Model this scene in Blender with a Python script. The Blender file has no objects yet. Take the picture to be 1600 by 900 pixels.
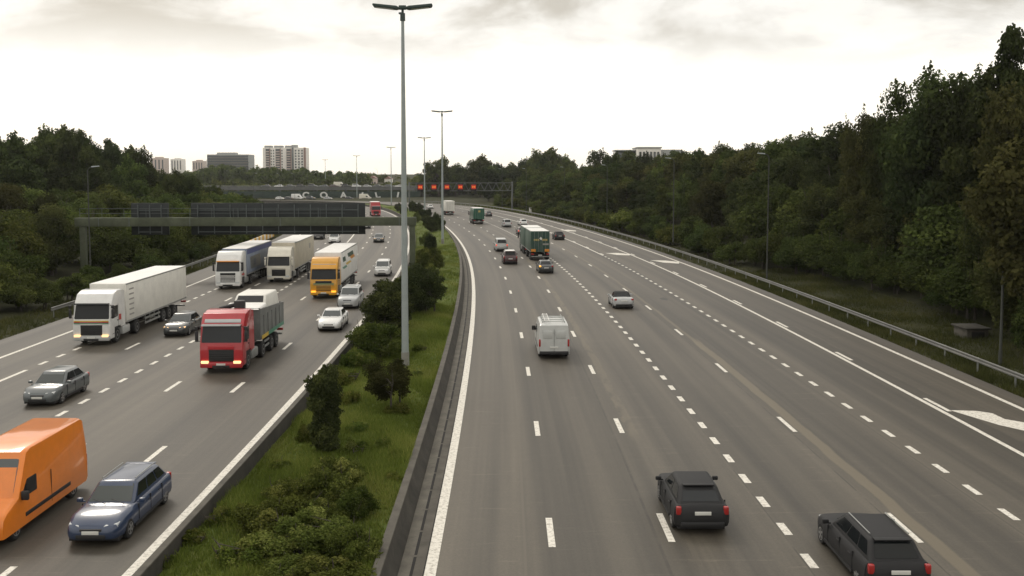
import bpy, bmesh, math, random
import numpy as np
from mathutils import Vector, Matrix
R = math.radians
random.seed(7); RNG = np.random.default_rng(11)
sc = bpy.context.scene
COL = sc.collection

# ------------------------------------------------------------------ road alignment
KN = [0, 60, 120, 180, 240, 300, 335, 365, 440, 470, 900]
KV = [0.000552, 0.000516, 0.000999, 0.000691, 0.000931, 0.001247, .0035, .011, .011, .004, 0.]
S0 = -60
SS = np.arange(S0, 620, 1.0)
_k = np.interp(SS, KN, KV); _k[SS < 0] = 0.00055
_th = np.concatenate([[0], np.cumsum((_k[:-1] + _k[1:]) / 2)]); _th += -0.01125 - _th[-S0]
_x = np.concatenate([[0], np.cumsum(-np.sin((_th[:-1] + _th[1:]) / 2))]); _x += 1.147 - _x[-S0]
_y = np.concatenate([[0], np.cumsum(np.cos((_th[:-1] + _th[1:]) / 2))]); _y += 0 - _y[-S0]
def road(s, d, z=0.0):
    x = np.interp(s, SS, _x); y = np.interp(s, SS, _y); t = np.interp(s, SS, _th)
    return (float(x + d * math.cos(t)), float(y + d * math.sin(t)), z)
def heading(s):                      # z rotation of something pointing +x that drives away
    return float(np.interp(s, SS, _th)) + math.pi / 2
def roadv(s, d):
    x = np.interp(s, SS, _x); y = np.interp(s, SS, _y); t = np.interp(s, SS, _th)
    return x + d * np.cos(t), y + d * np.sin(t)
def to_sd(X, Y):
    ok = (SS <= 520)
    xs, ys, ts, s = _x[ok], _y[ok], _th[ok], SS[ok]
    So = np.empty(X.shape); Do = np.empty(X.shape)
    for i in range(X.shape[0]):
        dx = X[i][:, None] - xs[None]; dy = Y[i][:, None] - ys[None]
        j = np.argmin(dx * dx + dy * dy, axis=1); r = np.arange(X.shape[1])
        ddx = dx[r, j]; ddy = dy[r, j]
        So[i] = s[j]; Do[i] = np.sign(ddx * np.cos(ts[j]) + ddy * np.sin(ts[j])) * np.hypot(ddx, ddy)
    return So, Do

# ------------------------------------------------------------------ materials
def new_mat(name):
    m = bpy.data.materials.new(name); m.use_nodes = True
    nt = m.node_tree
    b = nt.nodes['Principled BSDF']
    return m, nt, b
def simple(name, col, rough=.6, metal=0., spec=.4, noise=0., nscale=4., coat=0.):
    m, nt, b = new_mat(name)
    b.inputs['Roughness'].default_value = rough; b.inputs['Metallic'].default_value = metal
    b.inputs['Specular IOR Level'].default_value = spec
    b.inputs['Coat Weight'].default_value = coat; b.inputs['Coat Roughness'].default_value = .06
    b.inputs['Base Color'].default_value = (*col, 1)
    if noise:
        tc = nt.nodes.new('ShaderNodeTexCoord')
        n = nt.nodes.new('ShaderNodeTexNoise'); n.inputs['Scale'].default_value = nscale
        n.inputs['Detail'].default_value = 6; n.inputs['Roughness'].default_value = .65
        nt.links.new(tc.outputs['Object'], n.inputs['Vector'])
        mr = nt.nodes.new('ShaderNodeMapRange')
        mr.inputs['From Min'].default_value = .3; mr.inputs['From Max'].default_value = .7
        mr.inputs['To Min'].default_value = 1 - noise; mr.inputs['To Max'].default_value = 1 + noise * .6
        nt.links.new(n.outputs['Fac'], mr.inputs['Value'])
        mx = nt.nodes.new('ShaderNodeVectorMath'); mx.operation = 'SCALE'
        mx.inputs[0].default_value = col
        nt.links.new(mr.outputs['Result'], mx.inputs['Scale'])
        nt.links.new(mx.outputs['Vector'], b.inputs['Base Color'])
    return m
def emit(name, col, strength):
    m, nt, b = new_mat(name)
    b.inputs['Base Color'].default_value = (*[c * .5 for c in col], 1)
    b.inputs['Emission Color'].default_value = (*col, 1)
    b.inputs['Emission Strength'].default_value = strength
    return m
M = {}
def paint(name, col, rough=.28):
    M[name] = simple('paint_' + name, col, rough, 0, .45, .10, 2.2, coat=.5)
paint('white', (.68, .68, .66)); paint('offwhite', (.62, .59, .50)); paint('silver', (.40, .41, .41), .35)
paint('silver_van', (.46, .47, .455), .4); paint('red', (.40, .022, .030)); paint('yellow', (.62, .30, .02)); paint('orange', (.72, .20, .018))
paint('blue', (.026, .042, .085)); paint('black', (.020, .021, .024), .2); paint('charcoal', (.045, .05, .052))
paint('green', (.014, .09, .055)); paint('dark_green', (.018, .058, .042)); paint('maroon', (.05, .014, .016))
paint('grey', (.085, .097, .10)); paint('pale_grey', (.42, .43, .42))
M['tipper_grey'] = simple('tipper_grey', (.17, .175, .168), .6, noise=.3, nscale=1.)
M['side_green'] = simple('faded_green_curtain', (.06, .10, .075), .6, noise=.15)
M['trailer'] = simple('trailer_panel', (.68, .665, .61), .5, noise=.12, nscale=1.2)
M['cream'] = simple('cream_curtain', (.50, .455, .36), .6, noise=.14, nscale=1.)
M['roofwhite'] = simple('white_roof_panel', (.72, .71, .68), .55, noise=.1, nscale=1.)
M['bluecurtain'] = simple('blue_grey_curtain', (.20, .235, .30), .55, noise=.18, nscale=1.)
M['deepblue'] = simple('blue_band', (.045, .065, .19), .5)
M['glass'] = simple('dark_glass', (.010, .012, .013), .08, 0, .35)
M['glass_light'] = simple('tinted_glass', (.03, .038, .036), .05, 0, .8)
M['tyre'] = simple('rubber', (.016, .016, .016), .85, noise=.2)
M['rim'] = simple('alloy', (.32, .32, .32), .4, .7)
M['steelrim'] = simple('steel_rim', (.22, .22, .21), .55, .4)
M['trim'] = simple('black_trim', (.02, .02, .021), .55)
M['chassis'] = simple('chassis_dark', (.035, .034, .032), .7, noise=.3)
M['metal'] = simple('galvanised_steel', (.30, .31, .30), .45, .55, noise=.18, nscale=3.)
M['rail'] = simple('guardrail_steel', (.17, .17, .16), .6, .25, noise=.25, nscale=.8)
M['pole_dull'] = simple('dull_pole_paint', (.060, .064, .056), .75, .1, noise=.2, nscale=1.5)
M['pole'] = simple('pole_paint', (.30, .335, .33), .55, .1, noise=.12, nscale=1.5)
M['polebase'] = simple('pole_base_paint', (.24, .235, .21), .7, noise=.25, nscale=2.)
M['lampdark'] = simple('lamp_housing', (.035, .055, .05), .5)
M['lens'] = simple('lamp_lens', (.45, .45, .42), .2)
M['gantry'] = simple('gantry_paint', (.072, .082, .052), .8, noise=.35, nscale=.9)
M['lattice'] = simple('lattice_paint', (.13, .14, .135), .6, .2, noise=.2)
M['signback'] = simple('sign_back', (.016, .020, .021), .5, .2, noise=.12)
M['signrib'] = simple('sign_rib', (.10, .115, .115), .5, .3)
M['concrete'] = simple('concrete', (.088, .080, .066), .9, noise=.38, nscale=1.4)
M['concrete_dark'] = simple('weathered_concrete', (.048, .044, .036), .9, noise=.5, nscale=1.1)
M['concrete_light'] = simple('pale_concrete', (.125, .115, .095), .9, noise=.4, nscale=1.3)
M['slot'] = simple('drain_slot', (.012, .011, .010), .9)
M['bridge'] = simple('bridge_concrete', (.13, .135, .13), .85, noise=.22, nscale=.5)
M['noisewall'] = simple('green_noise_wall', (.025, .042, .034), .8, noise=.3, nscale=.4)
M['graffiti'] = simple('white_graffiti', (.62, .62, .6), .7)
M['headlamp'] = emit('headlamp_on', (1., .62, .28), 1.6)
M['headlens'] = simple('headlamp_lens', (.5, .52, .52), .12, 0, .6)
M['amber'] = emit('amber_lamp', (1., .42, .03), 1.6)
M['brakelamp'] = emit('tail_lamp_lit', (.9, .09, .04), .9)
M['tail'] = simple('tail_lamp_red', (.32, .02, .018), .2, 0, .6)
M['plate'] = simple('plate_white', (.6, .6, .56), .5)
M['reflect_orange'] = simple('orange_reflector', (.62, .24, .03), .35)
M['ledamber'] = emit('led_amber', (1., .25, .02), .5)
M['ledred'] = emit('led_red', (.9, .03, .012), .12)
M['black'] = simple('matt_black', (.012, .012, .013), .7)
M['stripe_y'] = simple('yellow_board', (.58, .33, .03), .6)
M['stripe_w'] = simple('white_board', (.66, .63, .56), .6)
M['s_yellow'] = simple('stripe_yellow', (.58, .40, .05), .4)
M['s_red'] = simple('stripe_red', (.42, .04, .03), .4)
M['s_green'] = simple('stripe_green', (.06, .22, .14), .4)
M['lettergrey'] = simple('grey_lettering', (.30, .29, .27), .5)
M['lettergold'] = simple('gold_lettering', (.42, .33, .12), .5)
M['fabric'] = simple('fabric_roof', (.025, .025, .026), .9)
M['bark'] = simple('bark', (.06, .05, .04), .9, noise=.4, nscale=5)
M['wall_white'] = simple('render_white', (.74, .71, .66), .8, noise=.08, nscale=.1)
M['wall_brown'] = simple('brick_brown', (.26, .17, .145), .8)
M['wall_pink'] = simple('pinkish_render', (.48, .40, .36), .8)
M['wall_grey'] = simple('office_grey', (.30, .31, .30), .8)
M['window'] = simple('window_pane', (.07, .08, .085), .1, 0, .6)

def leaf_mat(name, a, b, c):
    """leaf colour varies with each leaf (vertex attribute), each tree (object random)"""
    m = bpy.data.materials.new(name); m.use_nodes = True; nt = m.node_tree
    N, L = nt.nodes, nt.links
    N.remove(N['Principled BSDF']); out = N['Material Output']
    at = N.new('ShaderNodeAttribute'); at.attribute_name = 'tone'
    oi = N.new('ShaderNodeObjectInfo')
    cr = N.new('ShaderNodeValToRGB'); e = cr.color_ramp.elements
    e[0].position = .0; e[0].color = (*a, 1); e[1].position = 1.; e[1].color = (*c, 1)
    k = e.new(.55); k.color = (*b, 1)
    L.new(at.outputs['Fac'], cr.inputs['Fac'])
    hs = N.new('ShaderNodeHueSaturation')
    mr = N.new('ShaderNodeMapRange'); mr.inputs['To Min'].default_value = .475; mr.inputs['To Max'].default_value = .515
    mv = N.new('ShaderNodeMapRange'); mv.inputs['To Min'].default_value = .7; mv.inputs['To Max'].default_value = 1.3
    mu = N.new('ShaderNodeMath'); mu.operation = 'MULTIPLY'; mu.inputs[1].default_value = 7.31
    fr = N.new('ShaderNodeMath'); fr.operation = 'FRACT'
    L.new(oi.outputs['Random'], mr.inputs['Value']); L.new(oi.outputs['Random'], mu.inputs[0])
    L.new(mu.outputs[0], fr.inputs[0]); L.new(fr.outputs[0], mv.inputs['Value'])
    L.new(mr.outputs['Result'], hs.inputs['Hue']); L.new(mv.outputs['Result'], hs.inputs['Value'])
    L.new(cr.outputs['Color'], hs.inputs['Color'])
    d = N.new('ShaderNodeBsdfDiffuse'); t = N.new('ShaderNodeBsdfTranslucent'); mx = N.new('ShaderNodeMixShader')
    mx.inputs['Fac'].default_value = .28
    L.new(hs.outputs['Color'], d.inputs['Color']); L.new(hs.outputs['Color'], t.inputs['Color'])
    L.new(d.outputs[0], mx.inputs[1]); L.new(t.outputs[0], mx.inputs[2]); L.new(mx.outputs[0], out.inputs['Surface'])
    return m
M['leaf_dark'] = leaf_mat('leaf_dark', (.026, .035, .014), (.042, .055, .020), (.072, .088, .028))
M['leaf_mid'] = leaf_mat('leaf_mid', (.034, .046, .015), (.056, .076, .022), (.100, .125, .034))
M['leaf_light'] = leaf_mat('leaf_light', (.042, .058, .017), (.070, .092, .024), (.120, .142, .038))
M['leaf_brown'] = leaf_mat('leaf_brown', (.034, .038, .015), (.054, .060, .021), (.090, .094, .032))
M['leaf_shrub'] = leaf_mat('leaf_shrub', (.046, .062, .015), (.080, .104, .024), (.150, .170, .046))
M['leaf_weed'] = leaf_mat('leaf_weed', (.055, .075, .016), (.095, .122, .024), (.17, .175, .05))
M['grass_blade'] = leaf_mat('grass_blade', (.070, .092, .018), (.122, .156, .030), (.215, .220, .062))
M['grass_verge'] = leaf_mat('grass_verge', (.045, .050, .018), (.070, .076, .024), (.120, .112, .045))

def ground_mat(name, cols, scale, rough=.95):
    m, nt, b = new_mat(name); N, L = nt.nodes, nt.links
    tc = N.new('ShaderNodeTexCoord')
    n1 = N.new('ShaderNodeTexNoise'); n1.inputs['Scale'].default_value = scale; n1.inputs['Detail'].default_value = 8
    n1.inputs['Roughness'].default_value = .7
    L.new(tc.outputs['Object'], n1.inputs['Vector'])
    cr = N.new('ShaderNodeValToRGB'); e = cr.color_ramp.elements
    e[0].position = .32; e[0].color = (*cols[0], 1); e[1].position = .72; e[1].color = (*cols[2], 1)
    k = e.new(.5); k.color = (*cols[1], 1)
    L.new(n1.outputs['Fac'], cr.inputs['Fac']); L.new(cr.outputs['Color'], b.inputs['Base Color'])
    b.inputs['Roughness'].default_value = rough; b.inputs['Specular IOR Level'].default_value = .15
    return m
M['terrain'] = ground_mat('terrain_earth', ((.022, .024, .012), (.034, .036, .016), (.050, .050, .022)), .35)
M['median_soil'] = ground_mat('median_soil', ((.055, .078, .016), (.085, .112, .022), (.105, .105, .034)), .9)

def asphalt_mat(name, base, seams=True):
    m, nt, b = new_mat(name); N, L = nt.nodes, nt.links
    uv = N.new('ShaderNodeUVMap'); uv.uv_map = 'road'
    tc = N.new('ShaderNodeTexCoord')
    def noise(vec, scale, det=5, rough=.6):
        n = N.new('ShaderNodeTexNoise'); n.inputs['Scale'].default_value = scale
        n.inputs['Detail'].default_value = det; n.inputs['Roughness'].default_value = rough
        L.new(vec, n.inputs['Vector']); return n.outputs['Fac']
    def mapping(sx, sy, ox=0, oy=0):
        mp = N.new('ShaderNodeMapping'); mp.inputs['Scale'].default_value = (sx, sy, 1)
        mp.inputs['Location'].default_value = (ox, oy, 0)
        L.new(uv.outputs['UV'], mp.inputs['Vector']); return mp.outputs['Vector']
    def mrange(v, a, bb, c, d):
        r = N.new('ShaderNodeMapRange'); r.inputs['From Min'].default_value = a; r.inputs['From Max'].default_value = bb
        r.inputs['To Min'].default_value = c; r.inputs['To Max'].default_value = d
        L.new(v, r.inputs['Value']); return r.outputs['Result']
    def mul(a, bb):
        x = N.new('ShaderNodeMath'); x.operation = 'MULTIPLY'; L.new(a, x.inputs[0]); L.new(bb, x.inputs[1]); return x.outputs[0]
    # tyre tracks: long streaks along the driving direction
    streak = mrange(noise(mapping(.75, .009), 1., 4, .55), .34, .66, .56, 1.36)
    streak2 = mrange(noise(mapping(4.5, .05, 3, 7), 1., 3, .5), .3, .7, .93, 1.07)
    patch = mrange(noise(mapping(.16, .05, 9, 2), 1., 5, .6), .3, .7, .90, 1.10)
    grain = mrange(noise(tc.outputs['Object'], 11., 5, .85), .3, .7, .76, 1.24)
    speck = mrange(noise(tc.outputs['Object'], 2.2, 6, .75), .3, .75, .93, 1.08)
    # transverse joints/scratches
    cr_ = mrange(noise(mapping(.30, 3.6, 5, 1), 1., 3, .7), .61, .70, 1., 1.42)
    f = mul(mul(mul(streak, streak2), mul(patch, grain)), mul(speck, cr_))
    sc_ = N.new('ShaderNodeVectorMath'); sc_.operation = 'SCALE'; sc_.inputs[0].default_value = base
    L.new(f, sc_.inputs['Scale'])
    col = sc_.outputs['Vector']
    if seams:
        sep = N.new('ShaderNodeSeparateXYZ'); L.new(uv.outputs['UV'], sep.inputs[0])
        wob = mrange(noise(mapping(.0, .25), 1., 4, .6), .2, .8, -.12, .12)
        def band(center, half, colr, amount, smin=-100., smax=400., wobble=True, broken=False):
            nonlocal col
            x = N.new('ShaderNodeMath'); x.operation = 'SUBTRACT'; x.inputs[1].default_value = center; L.new(sep.outputs['X'], x.inputs[0])
            v = x.outputs[0]
            if wobble:
                y = N.new('ShaderNodeMath'); y.operation = 'ADD'; L.new(v, y.inputs[0]); L.new(wob, y.inputs[1]); v = y.outputs[0]
            a = N.new('ShaderNodeMath'); a.operation = 'ABSOLUTE'; L.new(v, a.inputs[0])
            r = mrange(a.outputs[0], half * .75, half * 1.1, amount, 0.)
            r1 = mrange(sep.outputs['Y'], smin, smin + 2, 0., 1.); r2 = mrange(sep.outputs['Y'], smax - 2, smax, 1., 0.)
            fac = mul(r, mul(r1, r2))
            if broken:
                fac = mul(fac, mrange(noise(mapping(1.5, .5, 2, 4), 1., 5, .7), .40, .52, 0., 1.))
            mx = N.new('ShaderNodeMix'); mx.data_type = 'RGBA'
            L.new(fac, mx.inputs[0]); L.new(col, mx.inputs[6]); mx.inputs[7].default_value = (*colr, 1)
            col = mx.outputs[2]
        tan = (base[0] * 2.0, base[1] * 1.95, base[2] * 1.75); pale = tuple(c * 1.35 for c in base); dark = tuple(c * .42 for c in base)
        band(12.0, .27, tan, .8, -60, 66)                      # worn sealing band beside the fourth line
        band(11.9, .14, tan, .6, 60, 160)
        band(11.35, .03, dark, .8, -60, 120, False, True)
        band(-.85, .045, pale, .9, -60, 120, False)              # pale joint in the first lane
        band(3.35, .05, dark, .7, -60, 80, False, True)
        band(4.25, .24, tan, .55, 40, 130, True, True)
        band(4.3, .10, pale, .5, -60, 60, True, True)
        band(15.15, .035, dark, .5, -60, 140, False)
        band(7.45, .03, dark, .6, -60, 90, False, True)
        band(20.9, .10, tuple(c * 1.3 for c in base), .6, -60, 160, True, True)
        band(-17.7, .5, tuple(c * .9 for c in base), .4, -60, 200, True)
    L.new(col, b.inputs['Base Color'])
    b.inputs['Roughness'].default_value = .60; b.inputs['Specular IOR Level'].default_value = .5
    bp = N.new('ShaderNodeBump'); bp.inputs['Strength'].default_value = .25; bp.inputs['Distance'].default_value = .01
    L.new(noise(tc.outputs['Object'], 60., 3, .7), bp.inputs['Height']); L.new(bp.outputs['Normal'], b.inputs['Normal'])
    return m
ASPH = (.066, .0565, .042)
M['asphalt'] = asphalt_mat('asphalt', ASPH)
M['asphalt_plain'] = asphalt_mat('asphalt_plain', (.070, .060, .044), False)
M['asphalt_shoulder'] = asphalt_mat('asphalt_shoulder', (.066, .058, .047), False)
def marking_mat():
    m, nt, b = new_mat('road_paint'); N, L = nt.nodes, nt.links
    tc = N.new('ShaderNodeTexCoord'); n = N.new('ShaderNodeTexNoise'); n.inputs['Scale'].default_value = 7
    n.inputs['Detail'].default_value = 7; n.inputs['Roughness'].default_value = .75
    L.new(tc.outputs['Object'], n.inputs['Vector'])
    cr = N.new('ShaderNodeValToRGB'); e = cr.color_ramp.elements
    e[0].position = .33; e[0].color = (.26, .235, .19, 1); e[1].position = .52; e[1].color = (.68, .65, .58, 1)
    L.new(n.outputs['Fac'], cr.inputs['Fac']); L.new(cr.outputs['Color'], b.inputs['Base Color'])
    b.inputs['Roughness'].default_value = .6
    return m
M['marking'] = marking_mat()

# ------------------------------------------------------------------ mesh helper
class MB:
    def __init__(s): s.v = []; s.f = []
    def add(s, verts, faces):
        o = len(s.v); s.v += [tuple(p) for p in verts]; s.f += [tuple(i + o for i in f) for f in faces]; return s
    def box(s, c, d, rz=0., ry=0., bevel=0.):
        x, y, z = [k / 2 for k in d]
        m = Matrix.Translation(c) @ Matrix.Rotation(rz, 4, 'Z') @ Matrix.Rotation(ry, 4, 'Y')
        p = [(-x, -y, -z), (x, -y, -z), (x, y, -z), (-x, y, -z), (-x, -y, z), (x, -y, z), (x, y, z), (-x, y, z)]
        f = [(0, 3, 2, 1), (4, 5, 6, 7), (0, 1, 5, 4), (1, 2, 6, 5), (2, 3, 7, 6), (3, 0, 4, 7)]
        if bevel: return s.beveled(p, f, bevel, 2, m)
        return s.add([m @ Vector(q) for q in p], f)
    def hexa(s, p, bevel=0., seg=3):
        f = [(0, 3, 2, 1), (4, 5, 6, 7), (0, 1, 5, 4), (1, 2, 6, 5), (2, 3, 7, 6), (3, 0, 4, 7)]
        return s.beveled(p, f, bevel, seg) if bevel else s.add(p, f)
    def beveled(s, p, f, w, seg=2, m=None):
        bm = bmesh.new(); vs = [bm.verts.new(q) for q in p]
        for q in f: bm.faces.new([vs[i] for i in q])
        bmesh.ops.recalc_face_normals(bm, faces=bm.faces)
        bmesh.ops.bevel(bm, geom=list(bm.edges), offset=w, segments=seg, profile=.5, affect='EDGES', clamp_overlap=True)
        bm.verts.index_update()
        V = [(m @ v.co) if m else v.co.copy() for v in bm.verts]
        s.add(V, [[v.index for v in q.verts] for q in bm.faces]); bm.free(); return s
    def extrude(s, prof, y0, y1, bevel=0., seg=2):       # profile in x,z, swept along y
        n = len(prof)
        p = [(a, y0, b) for a, b in prof] + [(a, y1, b) for a, b in prof]
        f = [tuple(range(n)), tuple(range(2 * n - 1, n - 1, -1))] + [(i, i + n, (i + 1) % n + n, (i + 1) % n) for i in range(n)]
        return s.beveled(p, f, bevel, seg) if bevel else s.add(p, f)
    def cyl(s, a, b, r0, r1=None, n=12, caps=True):
        r1 = r0 if r1 is None else r1
        a, b = Vector(a), Vector(b); ax = (b - a).normalized()
        u = ax.orthogonal().normalized(); w = ax.cross(u)
        V = []
        for P, r in ((a, r0), (b, r1)):
            for i in range(n):
                t = 2 * math.pi * i / n; V.append(P + u * (r * math.cos(t)) + w * (r * math.sin(t)))
        F = [(i, (i + 1) % n, (i + 1) % n + n, i + n) for i in range(n)]
        if caps: F += [tuple(range(n - 1, -1, -1)), tuple(range(n, 2 * n))]
        return s.add(V, F)
    def lathe_y(s, c, prof, n=20):                        # profile of (radius, y)
        V = []
        for r, y in prof:
            for i in range(n):
                t = 2 * math.pi * i / n; V.append((c[0] + r * math.cos(t), c[1] + y, c[2] + r * math.sin(t)))
        F = []
        for k in range(len(prof) - 1):
            for i in range(n):
                F.append((k * n + i, k * n + (i + 1) % n, (k + 1) * n + (i + 1) % n, (k + 1) * n + i))
        F.append(tuple(range(n))); F.append(tuple(range((len(prof) - 1) * n, len(prof) * n)))
        return s.add(V, F)
    def loft(s, rings, close=True, caps=True):
        n = len(rings[0]); V = [p for r in rings for p in r]; F = []
        for k in range(len(rings) - 1):
            for i in range(n if close else n - 1):
                F.append((k * n + i, k * n + (i + 1) % n, (k + 1) * n + (i + 1) % n, (k + 1) * n + i))
        if caps: F += [tuple(range(n - 1, -1, -1)), tuple(range((len(rings) - 1) * n, len(rings) * n))]
        return s.add(V, F)
    def prism(s, q, nrm, t0, t1):                         # polygon given a thickness along nrm
        n = len(q); nrm = Vector(nrm).normalized()
        V = [Vector(p) + nrm * t0 for p in q] + [Vector(p) + nrm * t1 for p in q]
        F = [tuple(range(n - 1, -1, -1)), tuple(range(n, 2 * n))] + [(i, (i + 1) % n, (i + 1) % n + n, i + n) for i in range(n)]
        return s.add(V, F)
    def sweep(s, P, prof):                                # prof (d,z) swept along stations s of the road
        rings = [[road(st, d, z) for d, z in prof] for st in P]
        return s.loft(rings, True, True)
    def build(s, name, mat, parent=None, smooth=35, fix=True):
        me = bpy.data.meshes.new(name); me.from_pydata([tuple(p) for p in s.v], [], s.f); me.update()
        if fix:
            bm = bmesh.new(); bm.from_mesh(me); bmesh.ops.recalc_face_normals(bm, faces=bm.faces); bm.to_mesh(me); bm.free()
        if mat is not None: me.materials.append(M[mat] if isinstance(mat, str) else mat)
        if smooth:
            me.polygons.foreach_set('use_smooth', [True] * len(me.polygons)); me.set_sharp_from_angle(angle=R(smooth))
        o = bpy.data.objects.new(name, me); COL.objects.link(o)
        if parent: o.parent = parent
        return o
def tag(o, label=None, cat=None, group=None, kind=None):
    if label: o['label'] = label
    if cat: o['category'] = cat
    if group: o['group'] = group
    if kind: o['kind'] = kind
    return o
def thing(name, label, cat, loc=(0, 0, 0), rz=0., group=None):
    o = bpy.data.objects.new(name, None); COL.objects.link(o); o.empty_display_size = .2
    o.location = loc; o.rotation_euler = (0, 0, rz)
    return tag(o, label, cat, group)
CH = {}
def children(o):
    if not CH:
        for q in bpy.data.objects:
            if q.parent: CH.setdefault(q.parent.name, []).append(q)
    return CH.get(o.name, [])
def copy_tree(o, parent=None):
    kids = [q for q in COL.objects if q.parent == o]
    c = o.copy(); COL.objects.link(c); c.parent = parent
    for q in kids: copy_tree(q, c)
    return c
def recolor(root, mat, names=('body',)):
    for q in [q for q in COL.objects if q.parent == root]:
        if q.name.split('.')[0] in names:
            q.material_slots[0].link = 'OBJECT'; q.material_slots[0].material = M[mat]

# ------------------------------------------------------------------ camera, light, sky
H = 11.5; F = 1480.; PITCH = math.atan(100 / F)
cam = bpy.data.objects.new('camera', bpy.data.cameras.new('camera')); COL.objects.link(cam)
cam.location = (0, 0, H); cam.rotation_euler = (math.pi / 2 - PITCH, 0, 0)
cam.data.sensor_width = 36; cam.data.lens = F / 1600 * 36; cam.data.shift_y = -77 / 1600
cam.data.clip_end = 12000; cam.data.clip_start = .2
sc.camera = cam
SUN_EL, SUN_AZ = 42, -30                    # azimuth: degrees to the right of straight ahead (+y)
w = bpy.data.worlds.new('World'); sc.world = w; w.use_nodes = True
N, L = w.node_tree.nodes, w.node_tree.links
bg = N['Background']; bg.inputs['Strength'].default_value = .12
sky = N.new('ShaderNodeTexSky'); sky.sky_type = 'NISHITA'; sky.sun_disc = False
sky.sun_elevation = R(SUN_EL); sky.sun_rotation = R(SUN_AZ); sky.dust_density = 3; sky.air_density = 1.4
tc = N.new('ShaderNodeTexCoord')
sep = N.new('ShaderNodeSeparateXYZ'); L.new(tc.outputs['Generated'], sep.inputs[0])
def wm(op, a, b=None, c=None):
    x = N.new('ShaderNodeMath'); x.operation = op
    for i, q in enumerate((a, b, c)):
        if q is None: continue
        if isinstance(q, (int, float)): x.inputs[i].default_value = q
        else: L.new(q, x.inputs[i])
    return x.outputs[0]
den = wm('ADD', wm('MAXIMUM', sep.outputs['Z'], 0.), .30)
cmb = N.new('ShaderNodeCombineXYZ'); L.new(wm('DIVIDE', sep.outputs['X'], den), cmb.inputs[0]); L.new(wm('DIVIDE', sep.outputs['Y'], den), cmb.inputs[1])
mp = N.new('ShaderNodeMapping'); mp.inputs['Location'].default_value = (3.1, 1.7, 0); mp.inputs['Scale'].default_value = (1.25, 1.2, 1); L.new(cmb.outputs[0], mp.inputs['Vector'])
n1 = N.new('ShaderNodeTexNoise'); n1.inputs['Scale'].default_value = 1.75; n1.inputs['Detail'].default_value = 8; n1.inputs['Roughness'].default_value = .56
n1.inputs['Distortion'].default_value = .35
L.new(mp.outputs[0], n1.inputs['Vector'])
# cloud deck: thin and bright towards the horizon, grey undersides higher up
def wr(v, a, b, c, d, smooth=True):
    r = N.new('ShaderNodeMapRange'); r.interpolation_type = 'SMOOTHSTEP' if smooth else 'LINEAR'
    for i, q in zip(('From Min', 'From Max', 'To Min', 'To Max'), (a, b, c, d)): r.inputs[i].default_value = q
    L.new(v, r.inputs['Value']); return r.outputs['Result']
thick = wr(n1.outputs['Fac'], .42, .62, 0., 1.)
elev = wr(sep.outputs['Z'], .085, .175, .0, 1.)
dark = wm('MULTIPLY', wm('ADD', wm('MULTIPLY', thick, .74), .30), elev)
cr = N.new('ShaderNodeValToRGB'); e = cr.color_ramp.elements
e[0].position = 0; e[0].color = (1., .95, .85, 1); e[1].position = 1; e[1].color = (.45, .415, .36, 1)
k_ = e.new(.35); k_.color = (.74, .715, .67, 1)
L.new(dark, cr.inputs['Fac'])
lum = wr(sep.outputs['Z'], .12, .5, 11.5, 17.)
cs = N.new('ShaderNodeVectorMath'); cs.operation = 'SCALE'; L.new(cr.outputs['Color'], cs.inputs[0]); L.new(lum, cs.inputs['Scale'])
mx = N.new('ShaderNodeMix'); mx.data_type = 'RGBA'; mx.inputs[0].default_value = .9
L.new(sky.outputs[0], mx.inputs[6]); L.new(cs.outputs[0], mx.inputs[7]); L.new(mx.outputs[2], bg.inputs['Color'])
sd = bpy.data.lights.new('sun', 'SUN'); sd.energy = .9; sd.angle = R(14); sd.color = (1., .93, .82)
so = bpy.data.objects.new('sun', sd); COL.objects.link(so)
az = R(SUN_AZ); el = R(SUN_EL)
dirv = Vector((math.sin(az) * math.cos(el), math.cos(az) * math.cos(el), math.sin(el)))
so.rotation_euler = dirv.to_track_quat('Z', 'Y').to_euler(); so.location = (0, 60, 120)
sc.view_settings.view_transform = 'Standard'; sc.view_settings.look = 'None'
sc.view_settings.exposure = 0.; sc.view_settings.gamma = 1.; sc.view_settings.use_curve_mapping = False
sc.cycles.use_denoising = True; sc.cycles.max_bounces = 8; sc.cycles.volume_bounces = 0
sc.cycles.transparent_max_bounces = 8
try: sc.cycles.denoising_prefilter = 'ACCURATE'
except Exception: pass
HAZE = 0.00009

# ------------------------------------------------------------------ roads
def strip(name, dl, mat, s0, s1, z, step=2.):
    st = np.arange(s0, s1 + .01, step); V = []; Fc = []; UV = []
    for s in st:
        for d in dl: V.append(road(s, d, z)); UV.append((d, s))
    n = len(dl)
    for i in range(len(st) - 1):
        for j in range(n - 1): Fc.append((i * n + j, i * n + j + 1, (i + 1) * n + j + 1, (i + 1) * n + j))
    me = bpy.data.meshes.new(name); me.from_pydata(V, [], Fc); me.update()
    ul = me.uv_layers.new(name='road')
    for lp in me.loops: ul.data[lp.index].uv = UV[lp.vertex_index]
    me.materials.append(M[mat]); o = bpy.data.objects.new(name, me); COL.objects.link(o)
    return tag(o, kind='structure')
strip('road', [-3.75, 5, 14, 24.6], 'asphalt', -40, 470, 0.0)
strip('road', [-35.3, -26, -18, -11.5], 'asphalt', -40, 470, 0.0)
strip('road_shoulder', [24.6, 25.35], 'asphalt_shoulder', -40, 340, -.004)
strip('road_shoulder', [-36.4, -35.3], 'asphalt_shoulder', -40, 340, -.004)

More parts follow.
